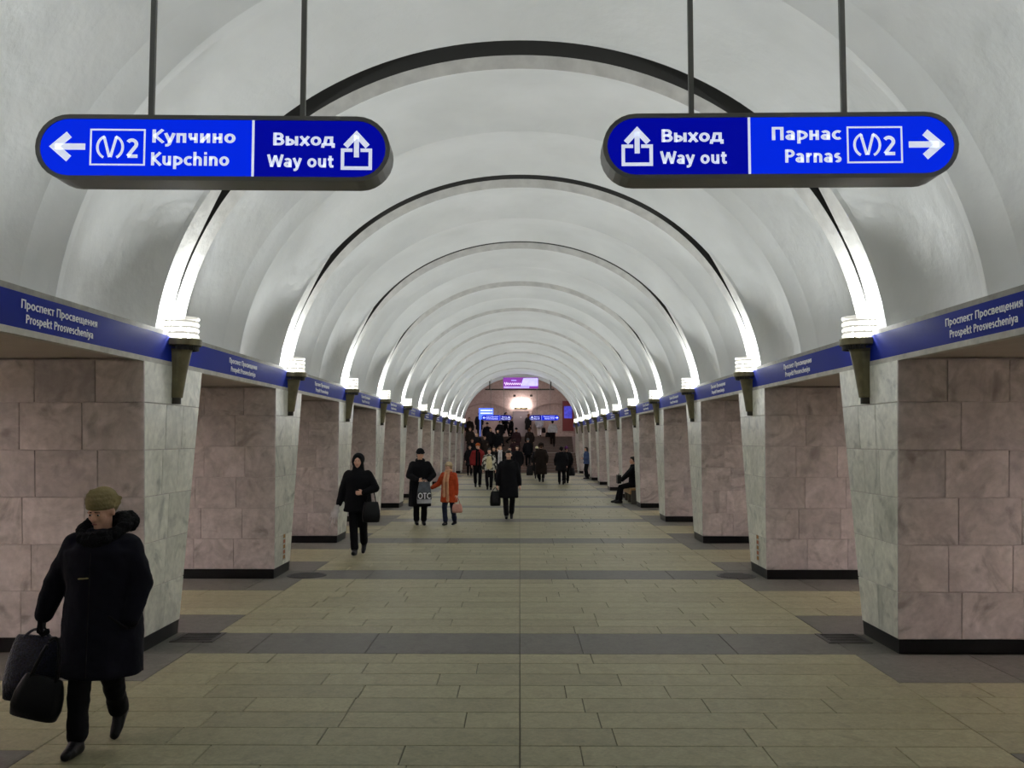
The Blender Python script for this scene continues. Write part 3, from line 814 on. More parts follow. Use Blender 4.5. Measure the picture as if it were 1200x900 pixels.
b = MB(); b.box(-4.8, 4.8, Y_END, Y_WALL + 0.2, 7.2, 7.4)
structure(obj('ceiling', b, PLASTER), 'flat ceiling of the upper lobby', 'ceiling')
# portal wall around the vault end
b = MB(); rowi, rowo = [], []
for th in THS:
    x, y, z = vault_pt(th, 0.0, Y_END); rowi.append((x, Y_END, z))
    k = 5.2 / max(abs(x), 1e-3) if abs(x) * 4.6 > (z - 2.6) * 4.9 else 4.7 / max(z - 2.6, 1e-3)
    rowo.append((max(-4.8, min(4.8, x * k)), Y_END, min(7.3, 2.6 + (z - 2.6) * k)))
b.rings([rowi, rowo, [(x, Y_END + 0.25, z) for x, y, z in rowo], [(x, Y_END + 0.25, z) for x, y, z in rowi], rowi], cap=False, close=False)
structure(obj('wall_portal', b, PLASTER), 'white arched portal where the vault ends above the stairs', 'wall')

# end wall with two blind arches
we = structure(link('wall_end', None), 'pinkish stone end wall of the upper lobby with blind arches', 'wall')
b = MB(); b.box(-4.8, 4.8, Y_WALL, Y_WALL + 0.25, Z_TOP - 0.2, 7.2); obj('masonry', b, LOBBY, we)
def arch_pts(x0, x1, z0, z1, rise, n=14):
    pts = [(x0, z0)]
    for i in range(n + 1):
        t = i / n; pts.append((x0 + (x1 - x0) * t, z1 + rise * (1 - (2 * t - 1) ** 2)))
    pts.append((x1, z0)); return pts
for x0, x1 in ((-4.3, -1.0), (0.95, 4.3)):
    a_ = arch_pts(x0, x1, Z_TOP + 0.02, 4.35, 0.45); b_ = arch_pts(x0 + 0.09, x1 - 0.09, Z_TOP + 0.02, 4.27, 0.43)
    b = MB(); n = len(a_)
    b.rings([[(x, Y_WALL + 0.002, z) for x, z in a_], [(x, Y_WALL - 0.09, z) for x, z in a_], [(x, Y_WALL - 0.09, z) for x, z in b_], [(x, Y_WALL + 0.002, z) for x, z in b_]], cap=False, close=False)
    obj('arch_moulding', b, mat('arch_stone', (0.30, 0.23, 0.21, 1), 0.6), we)
# coursed facing slabs on the end wall
for r in range(7):
    z0 = Z_TOP + 0.02 + r * 0.7
    x = -4.6 - (0.6 if r % 2 else 0)
    while x < 4.6:
        a, c = max(x, -4.6), min(x + 1.2, 4.6)
        if c - a > 0.1:
            b = MB(); b.box(a + 0.008, c - 0.008, Y_WALL - 0.02, Y_WALL + 0.001, z0 + 0.008, z0 + 0.692); obj('facing_slab', b, LOBBY, we)
        x += 1.2
dr = structure(link('door_1', None, None, (0.07, Y_WALL - 0.02, Z_TOP)), 'plain grey metal door in the end wall under the lamp', 'door')
b = MB(); b.box(-0.56, 0.56, -0.05, 0.0, 0, 1.95); obj('door_leaf', b, mat('door_grey', (0.22, 0.19, 0.2, 1), 0.5), dr)
b = MB(); b.box(-0.03, 0.08, -0.056, -0.05, 1.52, 1.55); obj('door_plate', b, WHITE_P, dr)
for x0, x1, z0, z1 in ((-0.62, -0.56, 0, 2.0), (0.56, 0.62, 0, 2.0), (-0.62, 0.62, 1.95, 2.01)):
    b = MB(); b.box(x0, x1, -0.07, 0, z0, z1); obj('door_frame', b, mat('door_frame_grey', (0.16, 0.14, 0.14, 1), 0.5), dr)
# three-shade wall lamp above the door
lp = thing('wall_lamp_cluster', 'bright three-shade wall lamp above the grey door at the far end', 'lamp', (0.10, Y_WALL - 0.03, 4.25))
for i in (-1, 0, 1):
    b = MB(); b.cap((i * 0.42, -0.2, 0.05), 0.03, (i * 0.42, -0.2, 0.22), 0.07); obj('bracket', b, BRONZE, lp)
    b = MB(); b.tube([(i * 0.42, -0.2, 0.12), (i * 0.42, -0.02, 0.12)], 0.03); obj('arm', b, BRONZE, lp)
    b = MB(); b.loft([(i * 0.42, -0.2, 0.24, 0.11, 0.11), (i * 0.42, -0.2, 0.3, 0.16, 0.15), (i * 0.42, -0.2, 0.56, 0.17, 0.15), (i * 0.42, -0.2, 0.60, 0.13, 0.12)], 16)
    obj('glass_shade', b, mat('lobby_glass', (0.9, 0.9, 0.9, 1), 0.3, emit=((1.0, 0.88, 0.84, 1), 20.0)), lp, smooth=True)
b = MB(); b.box(-0.5, 0.5, -0.045, 0.0, 0.08, 0.16); obj('back_bar', b, BRONZE, lp)
# wall fittings left and right of the lamp
for x, z, lab in ((-0.4, 5.35, 'left'), (0.9, 5.35, 'right')):
    c_ = thing('security_camera', 'small dark camera on the end wall, %s of the two above the lamp' % lab, 'camera', (x, Y_WALL - 0.03, z))
    b = MB(); b.box(-0.1, 0.1, -0.42, -0.1, -0.07, 0.07); obj('housing', b, BRONZE_D, c_)
    b = MB(); b.tube([(0, 0, 0.02), (0, -0.2, 0.02), (0, -0.2, 0.12)], 0.025); obj('mount', b, BRONZE_D, c_)
# red poster with a blue picture
po = thing('red_poster', 'tall dark red poster with a blue picture on the right of the end wall', 'poster', (3.78, Y_WALL - 0.04, Z_TOP + 0.35))
b = MB(); b.box(-0.44, 0.44, -0.05, 0.0, 0.12, 2.45); obj('board', b, mat('poster_red', (0.09, 0.012, 0.014, 1), 0.4, emit=((0.2, 0.02, 0.025, 1), 0.06)), po)  # poster board and picture glow faintly by themselves to look lit
b = MB(); b.box(-0.32, 0.30, -0.06, -0.05, 1.1, 2.05); obj('picture', b, mat('poster_blue', (0.10, 0.10, 0.45, 1), 0.4, noise=(5, 0.5), emit=(S(50, 55, 190), 0.35)), po)
b = MB(); b.box(-0.5, 0.5, -0.03, 0.0, 0.05, 0.11); obj('ledge', b, NOSING, po)
# lit information board on the left
ib = thing('information_board', 'lit pale blue information board standing behind the left far sign', 'board', (-2.42, 64.5, Z_TOP))
b = MB(); b.box(-0.52, 0.52, -0.06, 0.06, 1.25, 2.05); obj('panel', b, mat('info_blue', S(60, 90, 210), 0.4, emit=(S(70, 100, 235), 0.9)), ib)
for i in range(3):
    b = MB(); b.box(-0.4 + 0.3 * (i == 2), 0.45, -0.066, -0.06, 1.85 - i * 0.2, 1.93 - i * 0.2); obj('print_line', b, mat('info_white', (0.5, 0.55, 0.8, 1), 0.4, emit=(S(190, 205, 255), 0.7)), ib)
for x in (-0.42,):
    b = MB(); b.box(x - 0.05, x + 0.05, -0.04, 0.04, 0, 1.25); obj('leg', b, mat('info_leg', S(110, 140, 235), 0.4, emit=(S(90, 120, 235), 0.08)), ib)  # post given a faint glow of its own, though it is no lamp
lobl = bpy.data.lights.new('lobby_fill_light', 'AREA'); lobl.shape = 'RECTANGLE'; lobl.size = 0.2; lobl.size_y = 3.0; lobl.energy = 85.0; lobl.color = (1.0, 0.87, 0.88)  # added fill light that brightens the lobby end wall, fixture out of view
for x in (-2.4, 2.4):
    t = thing('lobby_fill_lamp', 'added fill batten brightening the upper lobby, unseen above the portal, %s one' % ('left' if x < 0 else 'right'), 'lamp', (x, 63, 7.19))
    b = MB(); b.box(-0.14, 0.14, -1.6, 1.6, -0.08, 0.0); obj('housing', b, DARKWALL, t)
    link('lobby_fill_light', lobl, t, (0, 0, -0.09))
# cross bar and advertising banner hung at the vault end
cb = thing('cross_bar', 'thin dark horizontal bar hung across the vault end under the banner', 'bar', (0, 52.2, ZB))
b = MB(); b.box(-2.02, 2.02, -0.03, 0.03, -0.04, 0.04); obj('beam', b, BRONZE_D, cb)
for x in (-1.75, 1.82):
    b = MB(); b.box(x - 0.03, x + 0.03, -0.03, 0.03, 0.0, vz(x) - ZB); obj('rod', b, BRONZE_D, cb)
PURPLE = mat('banner_purple', S(110, 40, 130), 0.4, noise=(2, 0.2), emit=(S(105, 40, 135), 0.6))
LILAC = mat('banner_lilac', S(170, 160, 230), 0.4, noise=(3, 0.3), emit=(S(165, 160, 240), 0.65))
bn = thing('advertising_banner', 'backlit purple and lilac banner hung high under the vault end', 'banner', (0.06, 52.2, ZB + 0.06))
b = MB(); b.box(-1.02, 1.02, -0.03, 0.03, 0.0, 0.64); obj('panel', b, PURPLE, bn)
b = MB(); b.prism([(0.0, 0.14), (1.0, 0.14), (1.0, 0.60), (0.16, 0.60), (0.12, 0.5)], 0.031, 0.034, lambda u, v, w: (u, -w, v)); obj('picture', b, LILAC, bn)
b = MB(); strip(b, [(-0.98, 0.07), (0.5, 0.07)], 0.07); o = obj('print_line', b, LILAC, bn, loc=(0, -0.031, 0)); o.rotation_euler = (PI / 2, 0, 0)
b = MB(); strip(b, [(-0.55, 0.47), (-0.25, 0.47)], 0.05); o = obj('print_spot', b, LILAC, bn, loc=(0, -0.031, 0)); o.rotation_euler = (PI / 2, 0, 0)
b = MB()
pts = [(-0.95 + i * 0.022, 0.27 + 0.055 * math.sin(i * 1.25) * (1.5 if i < 8 else 1)) for i in range(46)] + [(0.12, 0.42), (0.2, 0.52)]
strip(b, pts, 0.026); o = obj('script_scrawl', b, mat('banner_white', (0.7, 0.65, 0.8, 1), 0.4, emit=(S(215, 200, 235), 0.7)), bn, loc=(0, -0.031, 0)); o.rotation_euler = (PI / 2, 0, 0)

# ================================================================== FLOOR FITTINGS
def manhole(label, x, y):
    t = thing('manhole_cover', label, 'manhole', (x, y, 0), group='round drain covers')
    b = MB(); b.loft([(0, 0, -0.01, 0.28, 0.28), (0, 0, 0.004, 0.28, 0.28), (0, 0, 0.006, 0.272, 0.272)], 32); obj('rim', b, IRON, t)
    b = MB(); b.loft([(0, 0, 0.0, 0.25, 0.25), (0, 0, 0.009, 0.25, 0.25)], 32); obj('lid', b, IRON, t)
    for i in range(5):
        b = MB(); w = math.sqrt(max(0.0, 0.23 ** 2 - (-0.18 + i * 0.09) ** 2)); b.box(-w, w, -0.19 + i * 0.09, -0.17 + i * 0.09, 0.009, 0.012); obj('tread_bar', b, IRON, t)
manhole('round iron drain cover beside the left pillar with the sticker', -3.06, 13.55 - 0.55)
manhole('round iron drain cover beside the right pillar with the sticker', 3.10, 13.55 - 0.55)
def grate(label, x, y):
    t = thing('floor_grate', label, 'grate', (x, y, 0), group='square drain grates')
    for a in ((-0.2, 0.2, -0.21, -0.17), (-0.2, 0.2, 0.17, 0.21), (-0.21, -0.17, -0.21, 0.21), (0.17, 0.21, -0.21, 0.21)):
        b = MB(); b.box(*a, -0.01, 0.006); obj('frame_bar', b, IRON, t)
    b = MB(); b.box(-0.18, 0.18, -0.18, 0.18, -0.01, 0.001); obj('pit_shade', b, PLINTH, t)  # flat black plate, the darkness of a pit given as colour
    for i in range(6):
        b = MB(); b.box(-0.17, 0.17, -0.155 + i * 0.056, -0.13 + i * 0.056, 0.0, 0.005); obj('grate_bar', b, IRON, t)
grate('square iron drain grate at the foot of the largest left pillar', -3.17, 8.95)
grate('square iron drain grate at the foot of the largest right pillar', 3.17, 8.95)

# ================================================================== PEOPLE
def cloth(name, col, rough=0.85, bump=(18, 0.25)):
    return mat('cloth_' + name, col, rough, noise=(9, 0.18), bump=bump, spec=0.15)
CL = dict(
    black=cloth('black', (0.004, 0.004, 0.0055, 1)), navy=cloth('navy', (0.0055, 0.0055, 0.0105, 1)), ink=cloth('ink', (0.008, 0.007, 0.0085, 1)),
    brown=cloth('brown', (0.018, 0.0115, 0.009, 1)), darkred=cloth('darkred', (0.05, 0.012, 0.012, 1)), red=cloth('red', (0.22, 0.02, 0.02, 1)),
    orange=cloth('orange', (0.42, 0.055, 0.015, 1), 0.7), grey=cloth('grey', (0.12, 0.12, 0.125, 1)), palegrey=cloth('palegrey', (0.36, 0.38, 0.44, 1)),
    white=cloth('white', (0.62, 0.60, 0.60, 1)), cream=cloth('cream', (0.55, 0.50, 0.30, 1)), peach=cloth('peach', (0.55, 0.30, 0.17, 1)),
    blue=cloth('blue', (0.06, 0.09, 0.20, 1)), purple=cloth('purple', (0.09, 0.02, 0.10, 1)), khaki=cloth('khaki', (0.22, 0.18, 0.085, 1), 0.9, (60, 0.6)),
    hat_orange=cloth('hat_orange', (0.40, 0.09, 0.02, 1)), beige=cloth('beige', (0.45, 0.36, 0.22, 1)), jeans=cloth('jeans', (0.02, 0.025, 0.05, 1)),
    pink=cloth('pink', (0.50, 0.25, 0.20, 1), 0.5), fur=cloth('fur', (0.004, 0.004, 0.005, 1), 0.8, (70, 1.0)), maroon=cloth('maroon', (0.03, 0.012, 0.014, 1)))
HAIR = dict(dark=cloth('hair_dark', (0.012, 0.008, 0.006, 1), 0.5, (60, 0.5)), brown=cloth('hair_brown', (0.07, 0.032, 0.016, 1), 0.5, (60, 0.5)),
            fair=cloth('hair_fair', (0.28, 0.19, 0.09, 1), 0.5, (60, 0.5)), auburn=cloth('hair_auburn', (0.11, 0.035, 0.012, 1), 0.5, (60, 0.5)), grey=cloth('hair_grey', (0.15, 0.14, 0.13, 1), 0.5, (60, 0.5)))
def patterned():
    m, nt, b = nodes_of('fur_patterned'); tc = nt.nodes.new('ShaderNodeTexCoord'); n = nt.nodes.new('ShaderNodeTexNoise'); n.inputs['Scale'].default_value = 11
    r = nt.nodes.new('ShaderNodeValToRGB'); r.color_ramp.elements[0].position = 0.47; r.color_ramp.elements[1].position = 0.53
    r.color_ramp.elements[0].color = (0.03, 0.028, 0.022, 1); r.color_ramp.elements[1].color = (0.55, 0.54, 0.47, 1)
    nt.links.new(tc.outputs['Object'], n.inputs['Vector']); nt.links.new(n.outputs['Fac'], r.inputs['Fac']); nt.links.new(r.outputs['Color'], b.inputs['Base Color']); b.inputs['Roughness'].default_value = 0.9
    return m
CL['patterned'] = patterned()

def ik(a, t, l1, l2, pole):
    a, t, pole = Vector(a), Vector(t), Vector(pole)
    d = t - a; L = d.length; m = (l1 + l2) * 0.998
    if L > m: t = a + d * (m / L); d = t - a; L = m
    w = d.normalized(); x = (l1 * l1 - l2 * l2 + L * L) / (2 * L); y = math.sqrt(max(0, l1 * l1 - x * x))
    p = (pole - w * pole.dot(w)).normalized()
    return a + w * x + p * y, t
def add_hand(b, wrist, d, n, curl, s, palm=None, r=1.0):
    """d: along the hand, n: towards the thumb, fingers bend towards palm = d x n (or -)"""
    d = Vector(d).normalized(); n = Vector(n); n = (n - d * n.dot(d)).normalized(); m = d.cross(n)
    if palm is not None and m.dot(Vector(palm)) < 0: m = -m
    w = Vector(wrist)
    for off, ln in ((0.030, 0.070), (0.010, 0.078), (-0.010, 0.072), (-0.029, 0.055)):
        k = w + (d * 0.088 + n * off) * s
        b.cap(w + n * off * 0.6 * s, 0.015 * s * r, k, 0.0125 * s * r, 8)
        p, a = k, math.radians(curl) * 0.7
        for j, f in enumerate((0.45, 0.32, 0.23)):
            q = p + (d * math.cos(a) + m * math.sin(a)) * ln * f * s * 1.05
            b.cap(p, (0.0105 - 0.0012 * j) * s * r, q, (0.0095 - 0.0012 * j) * s * r, 8); p = q; a += math.radians(curl)
    p = w + (d * 0.018 + n * 0.026) * s
    q = p + (d * 0.6 + n * 0.65 + m * 0.35).normalized() * 0.045 * s; b.cap(p, 0.0145 * s * r, q, 0.0115 * s * r, 8)
    q2 = q + (d * 0.9 + n * 0.1 + m * 0.45).normalized() * 0.035 * s; b.cap(q, 0.0115 * s * r, q2, 0.009 * s * r, 8)

def person(label, loc, yaw, H=1.7, coat=None, pants='black', shoes='black', hair=None, hat=None, hood=None, scarf=None,
           feet=None, hands=None, lean=0.03, head=(0, 0), vox=0.016, group=None, fold=None, face=True, grip=(25, 25), hips=None,
           elbow=((-0.5, 0.8, 0), (0.5, 0.8, 0)), gloves=None, stride=0.0, lead=1, long_hair=False, skin=None, pelvis_y=0.0):
    """local frame: faces -Y, left hand on +X.  coat = (cloth, hem height, girth[, collar])"""
    s = H / 1.7; V = lambda x, y, z: Vector((x, y, z)) * s
    hz = hips if hips else 0.90 - 0.35 * stride * stride
    if feet is None:
        if stride:
            f, k = (-stride, stride * 1.05)
            feet = [None, None]
            feet[0 if lead < 0 else 1] = (0.07 * (-1 if lead < 0 else 1), f, 0.075, 8)
            feet[1 if lead < 0 else 0] = (0.08 * (1 if lead < 0 else -1), k, 0.075 + stride * 0.42, -38)
        else: feet = [(-0.10, 0.0, 0.075, 0), (0.10, 0.02, 0.075, 0)]
    if hands is None: hands = [(-0.25, -0.05 - stride * 0.5 * (-lead), 0.86), (0.25, -0.05 - stride * 0.5 * lead, 0.86)]
    sh_y = pelvis_y - lean
    hips_ = [V(-0.085, pelvis_y, hz), V(0.085, pelvis_y, hz)]
    dz = hz - 0.90
    sh = [V(-0.175, sh_y, 1.375 + dz), V(0.175, sh_y, 1.375 + dz)]
    ank, knee, elb, wri = [], [], [], []
    for i in (0, 1):
        k, a = ik(hips_[i], V(*feet[i][:3]), 0.425 * s, 0.415 * s, (0.12 * (-1, 1)[i], -1, 0.35)); knee.append(k); ank.append(a)
        e, w = ik(sh[i], V(*hands[i][:3]), 0.29 * s, 0.255 * s, elbow[i]); elb.append(e); wri.append(w)
    hc = V(0, sh_y - 0.02, 1.588 + dz)                                     # head centre
    hr = Euler((math.radians(head[1]), 0, math.radians(head[0]))).to_matrix()
    HP = lambda x, y, z: hc + hr @ (Vector((x, y, z + 0.0)) * s)
    neck0 = V(0, sh_y + 0.01, 1.40 + dz)
    # ---- body: one skin from head to feet
    b = MB()
    def he(c, r): b.ell(HP(*c), Vector(r) * s, hr)
    he((0, 0.012, 0.022), (0.075, 0.094, 0.090)); he((0, -0.026, -0.042), (0.057, 0.060, 0.068))
    he((0.036, -0.055, -0.022), (0.026, 0.028, 0.030)); he((-0.036, -0.055, -0.022), (0.026, 0.028, 0.030))
    he((0, -0.072, -0.092), (0.025, 0.021, 0.020)); he((0.028, -0.078, 0.018), (0.026, 0.014, 0.010)); he((-0.028, -0.078, 0.018), (0.026, 0.014, 0.010))
    b.cap(HP(0, -0.086, 0.004), 0.008 * s, HP(0, -0.107, -0.030), 0.013 * s); he((0.012, -0.094, -0.034), (0.008, 0.010, 0.007)); he((-0.012, -0.094, -0.034), (0.008, 0.010, 0.007))
    he((0, -0.083, -0.062), (0.024, 0.010, 0.010))
    he((0.076, 0.012, -0.006), (0.010, 0.020, 0.031)); he((-0.076, 0.012, -0.006), (0.010, 0.020, 0.031))
    b.cap(HP(0, 0.015, -0.05), 0.052 * s, neck0, 0.056 * s)
    T = lambda z: V(0, pelvis_y - lean * max(0, min(1, (z - hz) / 0.475)), z)
    b.loft([(T(z + dz).x, T(z + dz).y, (z + dz) * s, rx * s, ry * s) for z, rx, ry in ((0.84, 0.11, 0.08), (0.90, 0.155, 0.105), (1.05, 0.135, 0.095), (1.2, 0.15, 0.105), (1.33, 0.165, 0.10), (1.40, 0.13, 0.08), (1.43, 0.06, 0.06))])
    for i in (0, 1):
        b.chain([hips_[i], knee[i], ank[i]], [0.078 * s, 0.052 * s, 0.036 * s])
        b.chain([sh[i], elb[i], wri[i]], [0.048 * s, 0.038 * s, 0.027 * s])
        fp = math.radians(feet[i][3]); hd = Vector((0, -math.cos(fp), math.sin(fp)))
        toe = ank[i] + (hd * 0.11 + Vector((0, -math.sin(fp), -math.cos(fp))) * 0.035) * s
        b.cap(ank[i], 0.034 * s, toe, 0.018 * s)
        hx = (hands[i] + (None,) * 6)[:6]
        dirn = Vector(hx[3]) if hx[3] else (wri[i] - elb[i])
        thumb = Vector(hx[4]) if hx[4] else Vector(((0.15, -0.15)[i], -1, 0.1))
        palm = Vector(hx[5]) if hx[5] else Vector(((1, -1)[i], 0, 0.1))
        add_hand(b, wri[i], dirn, thumb, grip[i], s, palm)
    root = fuse('person', b, vox * 0.8, skin or SKIN, None, 2)
    root.location = loc; root.rotation_euler = (0, 0, math.radians(yaw))
    tag(root, label, 'person', group)
    # ---- face details
    if face:
        for sx in (-1, 1):
            e = MB(); e.ell(HP(sx * 0.030, -0.0805, 0.001), (0.0125 * s, 0.006 * s, 0.005 * s), hr, 10, 6); ob = obj('eye', e, EYEW, root, True)
            e = MB(); e.ell(HP(sx * 0.030, -0.0855, 0.0005), (0.0066 * s, 0.0035 * s, 0.0062 * s), hr, 10, 6); obj('iris', e, EYE, ob, True)
            e = MB(); e.cap(HP(sx * 0.014, -0.089, 0.022), 0.0035 * s, HP(sx * 0.046, -0.082, 0.019), 0.0025 * s, 6); obj('eyebrow', e, HAIR['dark'], root, True)
        e = MB(); e.ell(HP(0, -0.0915, -0.0615), (0.021 * s, 0.0045 * s, 0.0055 * s), hr, 12, 6); obj('lips', e, LIPM, root, True)
    # ---- trousers, shoes
    b = MB()
    b.loft([(0, pelvis_y * s, (z + dz) * s, rx * s, ry * s) for z, rx, ry in ((0.80, 0.10, 0.08), (0.88, 0.168, 0.12), (1.0, 0.155, 0.11), (1.03, 0.13, 0.09))])
    for i in (0, 1):
        low = ank[i] + (knee[i] - ank[i]).normalized() * 0.055 * s
        b.chain([hips_[i] + V(0, 0, -0.02), knee[i], low], [0.096 * s, 0.074 * s, 0.068 * s], 12)
    fuse('trousers', b, vox, CL[pants], root, 3, fold)
    for i in (0, 1):
        b = MB(); fp = math.radians(feet[i][3]); hd = Vector((0, -math.cos(fp), math.sin(fp))); dn = Vector((0, -math.sin(fp), -math.cos(fp)))
        heel = ank[i] + (dn * 0.036 - hd * 0.035) * s; ball = ank[i] + (dn * 0.038 + hd * 0.10) * s; toe = ank[i] + (dn * 0.042 + hd * 0.155) * s
        b.cap(heel, 0.040 * s, ball, 0.043 * s); b.cap(ball, 0.043 * s, toe, 0.033 * s); b.cap(ank[i], 0.05 * s, ball, 0.038 * s); b.cap(ank[i] + dn * 0.0 * s, 0.05 * s, heel, 0.044 * s); b.cap(ank[i] + (knee[i] - ank[i]).normalized() * 0.08 * s, 0.052 * s, ank[i] + dn * 0.01 * s, 0.05 * s)
        b.cap(heel + dn * 0.02 * s, 0.018 * s, heel + dn * 0.022 * s, 0.018 * s)
        fuse('shoe', b, min(vox, 0.012), BLACKLEATHER if shoes == 'black' else CL[shoes], root, 2)
    # ---- coat
    ck, hem, gi = coat[:3]
    b = MB()
    mid = (knee[0] + knee[1]) / 2
    rows = []
    hemr = [(hem, 0.215, 0.165), (hem + 0.04, 0.218, 0.168)]
    if hem < 0.75: hemr.append((0.80, 0.205, 0.158))
    prof = hemr + [(0.95, 0.198, 0.150), (1.08, 0.182, 0.138), (1.22, 0.195, 0.142), (1.33, 0.200, 0.130), (1.39, 0.160, 0.108), (1.435, 0.100, 0.090), (1.475, 0.078, 0.080)]
    for z, rx, ry in prof:
        if hips and z < hz + 0.02 and hem > 0.4: pass
        t_ = T(z + dz); g2 = gi if z < 1.36 else 1 + (gi - 1) * 0.4
        sy = 0.0
        if z < 0.8: sy = (mid.y / s - pelvis_y) * 0.35 * (0.8 - z) / 0.4
        spread = 1 + (0.10 * stride if z < 0.8 else 0)
        rows.append((0, t_.y + sy * s, (z + dz) * s, rx * s * g2, ry * s * g2 * (1 + (stride * 0.25 if z < 0.8 else 0))))
    b.loft(rows, 28)
    for i in (0, 1):
        cuff = wri[i] + (elb[i] - wri[i]).normalized() * 0.02 * s
        b.ell(sh[i] + V((0.012, -0.012)[i], 0, 0.0), Vector((0.066, 0.072, 0.064)) * s * (0.7 + 0.3 * gi))
        b.chain([sh[i] + V(0, 0, -0.015), elb[i], cuff], [0.066 * s * gi, 0.062 * s * gi, 0.048 * s * gi], 12)
    co = fuse('coat', b, vox, CL[ck], root, 5, fold)
    if len(coat) > 3 and coat[3]:                                          # collar
        b = MB()
        for k in range(12):
            a0, a1 = 2 * PI * k / 12, 2 * PI * (k + 1) / 12
            P0 = lambda a: V(0.082 * math.cos(a), sh_y + 0.005 + 0.082 * math.sin(a), 1.455 + dz + 0.025 * math.sin(a))
            b.cap(P0(a0), 0.034 * s, P0(a1), 0.034 * s, 8)
        fuse('collar', b, vox * 0.8, CL[coat[3]], root, 2)
    if gloves:
        for i in gloves[1]:
            b = MB(); hx = (hands[i] + (None,) * 6)[:6]
            dirn = Vector(hx[3]) if hx[3] else (wri[i] - elb[i]); thumb = Vector(hx[4]) if hx[4] else Vector(((0.15, -0.15)[i], -1, 0.1)); palm = Vector(hx[5]) if hx[5] else Vector(((1, -1)[i], 0, 0.1))
            b.cap(wri[i] - dirn.normalized() * 0.03 * s, 0.036 * s, wri[i], 0.034 * s)
            add_hand(b, wri[i], dirn, thumb, grip[i], s, palm, 1.35); fuse('glove', b, vox * 0.6, CL[gloves[0]], root, 1)
    # ---- hair and headgear
    if hair:
        b = MB(); b.ell(HP(0, 0.026, 0.030), Vector((0.083, 0.094, 0.092)) * s, hr)
        b.ell(HP(0, -0.030, 0.078), Vector((0.066, 0.056, 0.036)) * s, hr)
        for sx in (-1, 1): b.cap(HP(sx * 0.070, 0.01, 0.04), 0.020 * s, HP(sx * 0.072, 0.02, -0.03 if not long_hair else -0.12), 0.018 * s)
        b.cap(HP(0, 0.06, 0.0), 0.06 * s, HP(0, 0.07, -0.06 if not long_hair else -0.17), 0.05 * s)
        fuse('hair', b, vox * 0.7, HAIR[hair], root, 2)
    if hat:
        hk, hc_ = hat
        b = MB()
        if hk == 'knit':
            b.ell(HP(0, 0.016, 0.060), Vector((0.090, 0.108, 0.085)) * s, hr)
            for k in range(14):
                a0, a1 = 2 * PI * k / 14, 2 * PI * (k + 1) / 14
                Q = lambda a: HP(0.083 * math.cos(a), 0.012 + 0.101 * math.sin(a), 0.045 - 0.012 * math.sin(a))
                b.cap(Q(a0), 0.019 * s, Q(a1), 0.019 * s, 8)
        elif hk == 'tall':
            b.ell(HP(0, 0.022, 0.072), Vector((0.094, 0.112, 0.092)) * s, hr); b.ell(HP(0, 0.055, 0.03), Vector((0.082, 0.075, 0.075)) * s, hr)
            for z_, r_, t_ in ((0.034, 1.0, 0.016), (0.062, 1.02, 0.014), (0.09, 0.98, 0.014), (0.116, 0.86, 0.014), (0.138, 0.66, 0.013)):
                for k in range(18):
                    a0, a1 = 2 * PI * k / 18, 2 * PI * (k + 1) / 18
                    Q = lambda a: HP(0.086 * r_ * math.cos(a), 0.018 + 0.104 * r_ * math.sin(a), z_ - 0.014 * math.sin(a))
                    b.cap(Q(a0), t_ * s, Q(a1), t_ * s, 8)
            for k in range(5): b.ell(HP(0.092 + 0.004 * (k % 2), -0.01 + 0.022 * k, 0.045 + 0.012 * ((k * 2) % 3)), Vector((0.017, 0.017, 0.017)) * s)
        elif hk == 'beret':
            b.ell(HP(0, 0.020, 0.075), Vector((0.120, 0.135, 0.058)) * s, hr); b.ell(HP(0, 0.015, 0.05), Vector((0.086, 0.103, 0.05)) * s, hr)
        elif hk == 'fur':
            b.ell(HP(0, 0.018, 0.075), Vector((0.118, 0.130, 0.085)) * s, hr)
            for sx in (-1, 1): b.cap(HP(sx * 0.088, 0.02, 0.03), 0.032 * s, HP(sx * 0.084, 0.025, -0.03), 0.026 * s)
        fuse('hat', b, vox * 0.7, CL[hc_], root, 2 if hk != 'knit' else 1)
    if hood:
        b = MB(); b.ell(HP(0, 0.040, 0.035), Vector((0.108, 0.115, 0.112)) * s, hr)
        for k in range(16):
            a0, a1 = 2 * PI * k / 16, 2 * PI * (k + 1) / 16
            Q = lambda a: HP(0.076 * math.cos(a), -0.040 - 0.014 * math.sin(a), -0.005 + 0.103 * math.sin(a))
            b.cap(Q(a0), 0.028 * s, Q(a1), 0.028 * s, 8)
        b.cap(HP(0, 0.04, -0.07), 0.095 * s, neck0, 0.11 * s)
        fuse('hood', b, vox * 0.7, CL[hood], root, 2)
    if scarf:
        b = MB()
        for k in range(12):
            a0, a1 = 2 * PI * k / 12, 2 * PI * (k + 1) / 12
            Q = lambda a: V(0.070 * math.cos(a), sh_y - 0.005 + 0.075 * math.sin(a), 1.475 + dz + 0.01 * math.cos(2 * a))
            b.cap(Q(a0), 0.038 * s, Q(a1), 0.038 * s, 8)
        if scarf[1]:
            for sx, z1 in ((-0.045, scarf[1]), (0.045, scarf[1] - 0.12)):
                b.cap(V(sx, sh_y - 0.10, 1.43 + dz), 0.042 * s, V(sx * 1.1, sh_y - 0.185, 1.2 + dz), 0.044 * s, 10, 0.5, (1, 0, 0)); b.cap(V(sx * 1.1, sh_y - 0.185, 1.2 + dz), 0.044 * s, V(sx * 1.25, pelvis_y - 0.20, z1), 0.048 * s, 10, 0.4, (1, 0, 0))
        fuse('scarf', b, vox * 0.7, CL[scarf[0]], root, 2)
    root['joints'] = [c for w in wri for c in w]
    return root
